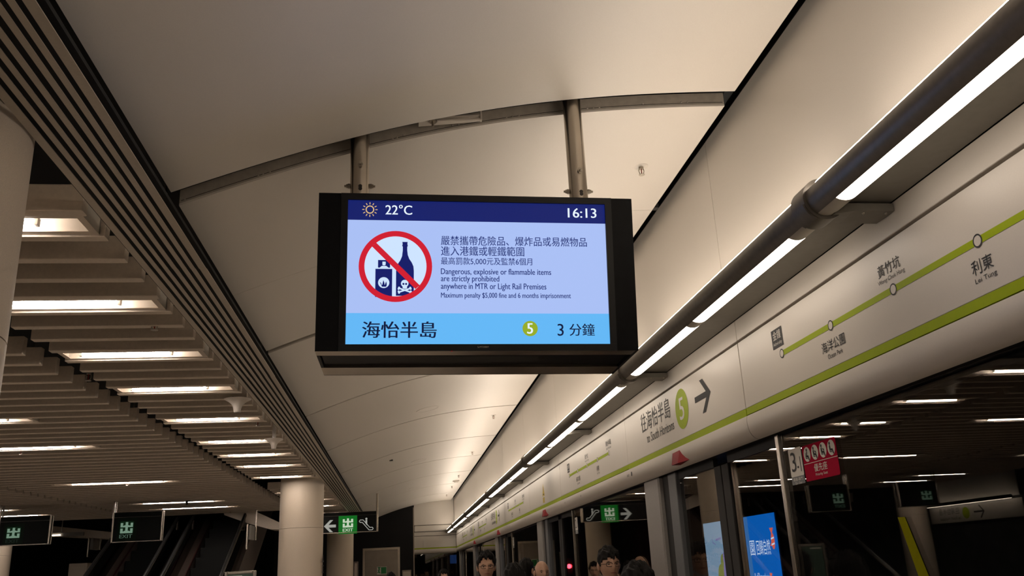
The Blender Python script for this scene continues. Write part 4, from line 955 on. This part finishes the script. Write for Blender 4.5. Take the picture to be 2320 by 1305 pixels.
def person(x, y, top, facing, label, hair='short', glasses=False, shirt=(.03, .03, .035), collar=None, hscale=1.0, tilt=0.0):
    # top: height of the crown; facing: 0 towards the viewer
    t = bpy.data.objects.new('person', None); COL.objects.link(t); t.location = (x, y, 0); t.rotation_euler = (0, 0, facing); t['_local'] = 1
    tag(t, label, 'person', 'waiting passengers')
    H = top; s = H / 1.70; hz = H - .116 * hscale - .012
    V = [(0, 0, .93 * s, (.15, .105)), (0, 0, 1.10 * s, (.14, .10)), (0, .01, 1.28 * s, (.16, .11)), (0, .01, 1.40 * s, (.13, .085)), (0, .0, 1.47 * s, .058), (0, -.005, hz - .05, .053)]
    E_ = [(0, 1), (1, 2), (2, 3), (3, 4), (4, 5)]
    for sg in (-1, 1):
        i = len(V)
        V += [(sg * .17 * s, .01, 1.40 * s, .058), (sg * .215 * s, .02, 1.12 * s, .045), (sg * .225 * s, -.03, .90 * s, .034), (sg * .228 * s, -.045, .835 * s, (.022, .036))]
        E_ += [(3, i), (i, i + 1), (i + 1, i + 2), (i + 2, i + 3)]
        for fk, (dy, ln) in enumerate(((-.030, .072), (-.010, .082), (.010, .076), (.028, .058))):
            j = len(V); V += [(sg * .230 * s, -.048 + dy, .815 * s - .03, .0095), (sg * .228 * s, -.052 + dy, .815 * s - .03 - ln * .55, .0085), (sg * .220 * s, -.055 + dy, .815 * s - .03 - ln, .007)]
            E_ += [(i + 3, j), (j, j + 1), (j + 1, j + 2)]
        j = len(V); V += [(sg * .222 * s, -.09, .83 * s, .0105), (sg * .215 * s, -.105, .80 * s, .009)]; E_ += [(i + 3, j), (j, j + 1)]
        i = len(V)
        V += [(sg * .095, .0, .86 * s, .098), (sg * .105, -.005, .48 * s, .062), (sg * .11, .02, .10 * s, .042), (sg * .115, -.10, .035, (.042, .03))]
        E_ += [(0, i), (i, i + 1), (i + 1, i + 2), (i + 2, i + 3)]
    body = skin_mesh('body', V, E_, 0, M_SKIN)
    bm = bmesh.new(); bm.from_mesh(body)
    Rt = Matrix.Translation((0, -.012, hz)) @ Matrix.Rotation(tilt, 4, 'X') @ Matrix.Scale(hscale, 4)
    vv = [bm.verts.new(Rt @ q) for q in HV]
    for f in HF:
        try: bm.faces.new([vv[k] for k in f]).smooth = True
        except ValueError: pass
    ear = MB()
    for sg in (-1, 1): ear.ball((sg * .077, .012, -.006), (.012, .020, .032), 10, 8)
    ev = [bm.verts.new(Rt @ Vector(q)) for q in ear.v]
    for f in ear.f: bm.faces.new([ev[k] for k in f]).smooth = True
    bmesh.ops.recalc_face_normals(bm, faces=bm.faces); bm.to_mesh(body); bm.free()
    bo = link('body', body, t)
    def ch(b_, nm, m):
        b_.xf(Rt); o = b_.build(nm, m); o.parent = t; return o
    # hair shell
    if hair != 'bald':
        hb_ = MB(); vs = []; rs = random.Random(int(x * 1000 + y * 77)); ph_ = rs.uniform(0, 6)
        for q in HV:
            th_ = math.atan2(q.x, -q.y); jag = .008 * math.sin(th_ * 11 + ph_) + .006 * math.sin(th_ * 23 + 2 * ph_)
            at = abs(th_)
            if at < .75: lim = (.062 if hair == 'swept' else .036) + jag * 1.3
            elif at < 1.25: lim = .030 + jag * .6 - (at - .75) * .03
            elif at < 1.75: lim = -.018 + jag * .4
            else: lim = -.066 + jag * .5
            wv = .006 * math.sin(q.x * 130 + ph_) * math.cos(q.y * 90) + .004 * math.sin(q.x * 310 + q.y * 190 + ph_) + rs.uniform(-.0008, .0008)
            n_ = q.normalized(); up_ = max(0.0, n_.z)
            th2 = .0045 + .0145 * up_ + wv * (.4 + up_) + (.008 if hair == 'swept' and q.y < 0 and up_ > .3 else 0)
            if q.z - lim < .008: th2 *= .45
            vs.append((q + n_ * max(th2, .002) + Vector((.004 * up_ if hair == 'swept' else 0, 0, 0)), q.z > lim))
        fs = [f for f in HF if all(vs[k][1] for k in f)]
        used = sorted({k for f in fs for k in f}); mp = {k: i for i, k in enumerate(used)}
        hb_.add([vs[k][0] for k in used] + [HV[k] * .985 for k in used], [tuple(mp[k] for k in f) for f in fs] + [tuple(mp[k] + len(used) for k in f)[::-1] for f in fs], True)
        # close the rim
        from collections import Counter
        ec = Counter()
        for f in fs:
            for a_, b_ in zip(f, f[1:] + f[:1]):
                if a_ != b_: ec[frozenset((a_, b_))] += 1
        rim = [tuple(e) for e, c_ in ec.items() if c_ == 1]
        hb_.f += [(mp[a_], mp[b_], mp[b_] + len(used), mp[a_] + len(used)) for a_, b_ in rim]; hb_.sm += [True] * len(rim)
        ch(hb_, 'hair', M_HAIR)
    else:
        hb_ = MB()
        for sg in (-1, 1): hb_.ball((sg * .066, .03, .0), (.014, .05, .045), 12, 8)
        hb_.ball((0, .078, -.01), (.06, .022, .05), 12, 8); ch(hb_, 'hair', M_HAIR)
    if abs(facing) < 1.6:
        ey = MB(); ir = MB(); br = MB(); lp = MB()
        for sg in (-1, 1):
            ey.ball((sg * .030, -.0735, .002), (.0105, .0065, .0040), 10, 8); ir.ball((sg * .030, -.0785, .0022), (.0044, .0024, .0038), 10, 6)
            ir.tube([(sg * .019, -.0785, .0045), (sg * .030, -.0815, .0068), (sg * .041, -.0765, .0045)], [.0010, .0016, .0010], 6)
            br.tube([(sg * .013, -.086, .019), (sg * .030, -.085, .0225), (sg * .046, -.075, .0185)], [.0018, .0024, .0012], 6)
        lp.tube([(-.022, -.084, -.056), (0, -.0925, -.0545), (.022, -.084, -.056)], [.002, .0055, .002], 8)
        ch(ey, 'eyes', M_EYE); ch(ir, 'irises', M_IRIS); ch(br, 'eyebrows', M_HAIR); ch(lp, 'lips', M_LIP)
    if glasses:
        gl = MB()
        for sg in (-1, 1):
            sq = lambda t_: math.copysign(abs(t_) ** .55, t_)
            p_ = [(sg * .032 + .0225 * sq(math.cos(a_)), -.100 + .006 * abs(math.cos(a_)), .001 + .0135 * sq(math.sin(a_))) for a_ in np.linspace(0, 2 * PI, 25)]
            gl.tube(p_, .0019, 6, False); gl.tube([(sg * .052, -.095, .006), (sg * .078, -.04, .006), (sg * .08, .012, .0)], .0016, 6)
        gl.tube([(-.010, -.101, .005), (.010, -.101, .005)], .0016, 6); ch(gl, 'glasses', M_IRIS)
    # clothes
    SV = [(0, 0, .90 * s, (.165, .12)), (0, 0, 1.10 * s, (.155, .115)), (0, .01, 1.28 * s, (.175, .125)), (0, .01, 1.405 * s, (.14, .095)), (0, .005, 1.455 * s, .066)]; SE = [(0, 1), (1, 2), (2, 3), (3, 4)]
    for sg in (-1, 1):
        i = len(SV); SV += [(sg * .172 * s, .01, 1.405 * s, .070), (sg * .215 * s, .02, 1.12 * s, .058), (sg * .225 * s, -.03, .90 * s, .046)]; SE += [(3, i), (i, i + 1), (i + 1, i + 2)]
    m = mat('shirt_%d' % len(MATS), shirt, .8, noise=.15, nscale=80)
    o = link('jacket', skin_mesh('jacket', SV, SE, 0, m)); o.parent = t
    TV_ = [(0, 0, .90 * s, (.16, .115))]; TE = []
    for sg in (-1, 1):
        i = len(TV_); TV_ += [(sg * .097, 0, .82 * s, .108), (sg * .105, -.005, .48 * s, .075), (sg * .11, .02, .10 * s, .06)]; TE += [(0, i), (i, i + 1), (i + 1, i + 2)]
    o = link('trousers', skin_mesh('trousers', TV_, TE, 0, mat('trouser_%d' % len(MATS), (.02, .021, .027), .8, noise=.1)), None); o.parent = t
    if collar:
        cb = MB()
        cb.lathe([(.058, -.01), (.066, .02), (.062, .045), (.055, .045)], (0, .0, 1.455 * s), 20); o = cb.build('collar', mat('collar_%d' % len(MATS), collar, .8)); o.parent = t
    return t
person(0.775, 8.2, 1.745, .0, 'man in black glasses with swept black hair facing the camera', 'swept', True, (.05, .05, .055), None, 1.0)
person(1.515, 6.5, 1.715, .12, 'man with glasses and fringe standing close to the glass doors', 'fringe', True, (.012, .012, .014), (.35, .33, .32), 1.0)
person(0.79, 6.3, 1.625, PI, 'black haired passenger seen from behind, next to the man in glasses', 'full', False, (.02, .02, .03), None, 1.0)
person(1.36, 9.8, 1.69, 2.6, 'dark haired passenger partly hidden behind the bald man', 'full', False, (.03, .03, .03), None, 1.0)
person(1.35, 8.65, 1.66, .2, 'bald passenger with bare forehead beside the door posts', 'bald', False, (.04, .03, .03), None, .92)
person(1.25, 4.7, 1.595, PI, 'nearest passenger, only dark hair at the bottom edge showing', 'full', False, (.02, .02, .02), None, 1.12)
person(-0.15, 15.0, 1.62, PI, 'far passenger with dark hair in front of the steel door', 'full', False, (.03, .03, .03), None, 1.0)
person(0.65, 14.0, 1.62, .3, 'far passenger with reddish face before the end glass', 'swept', False, (.05, .04, .04), None, 1.0)
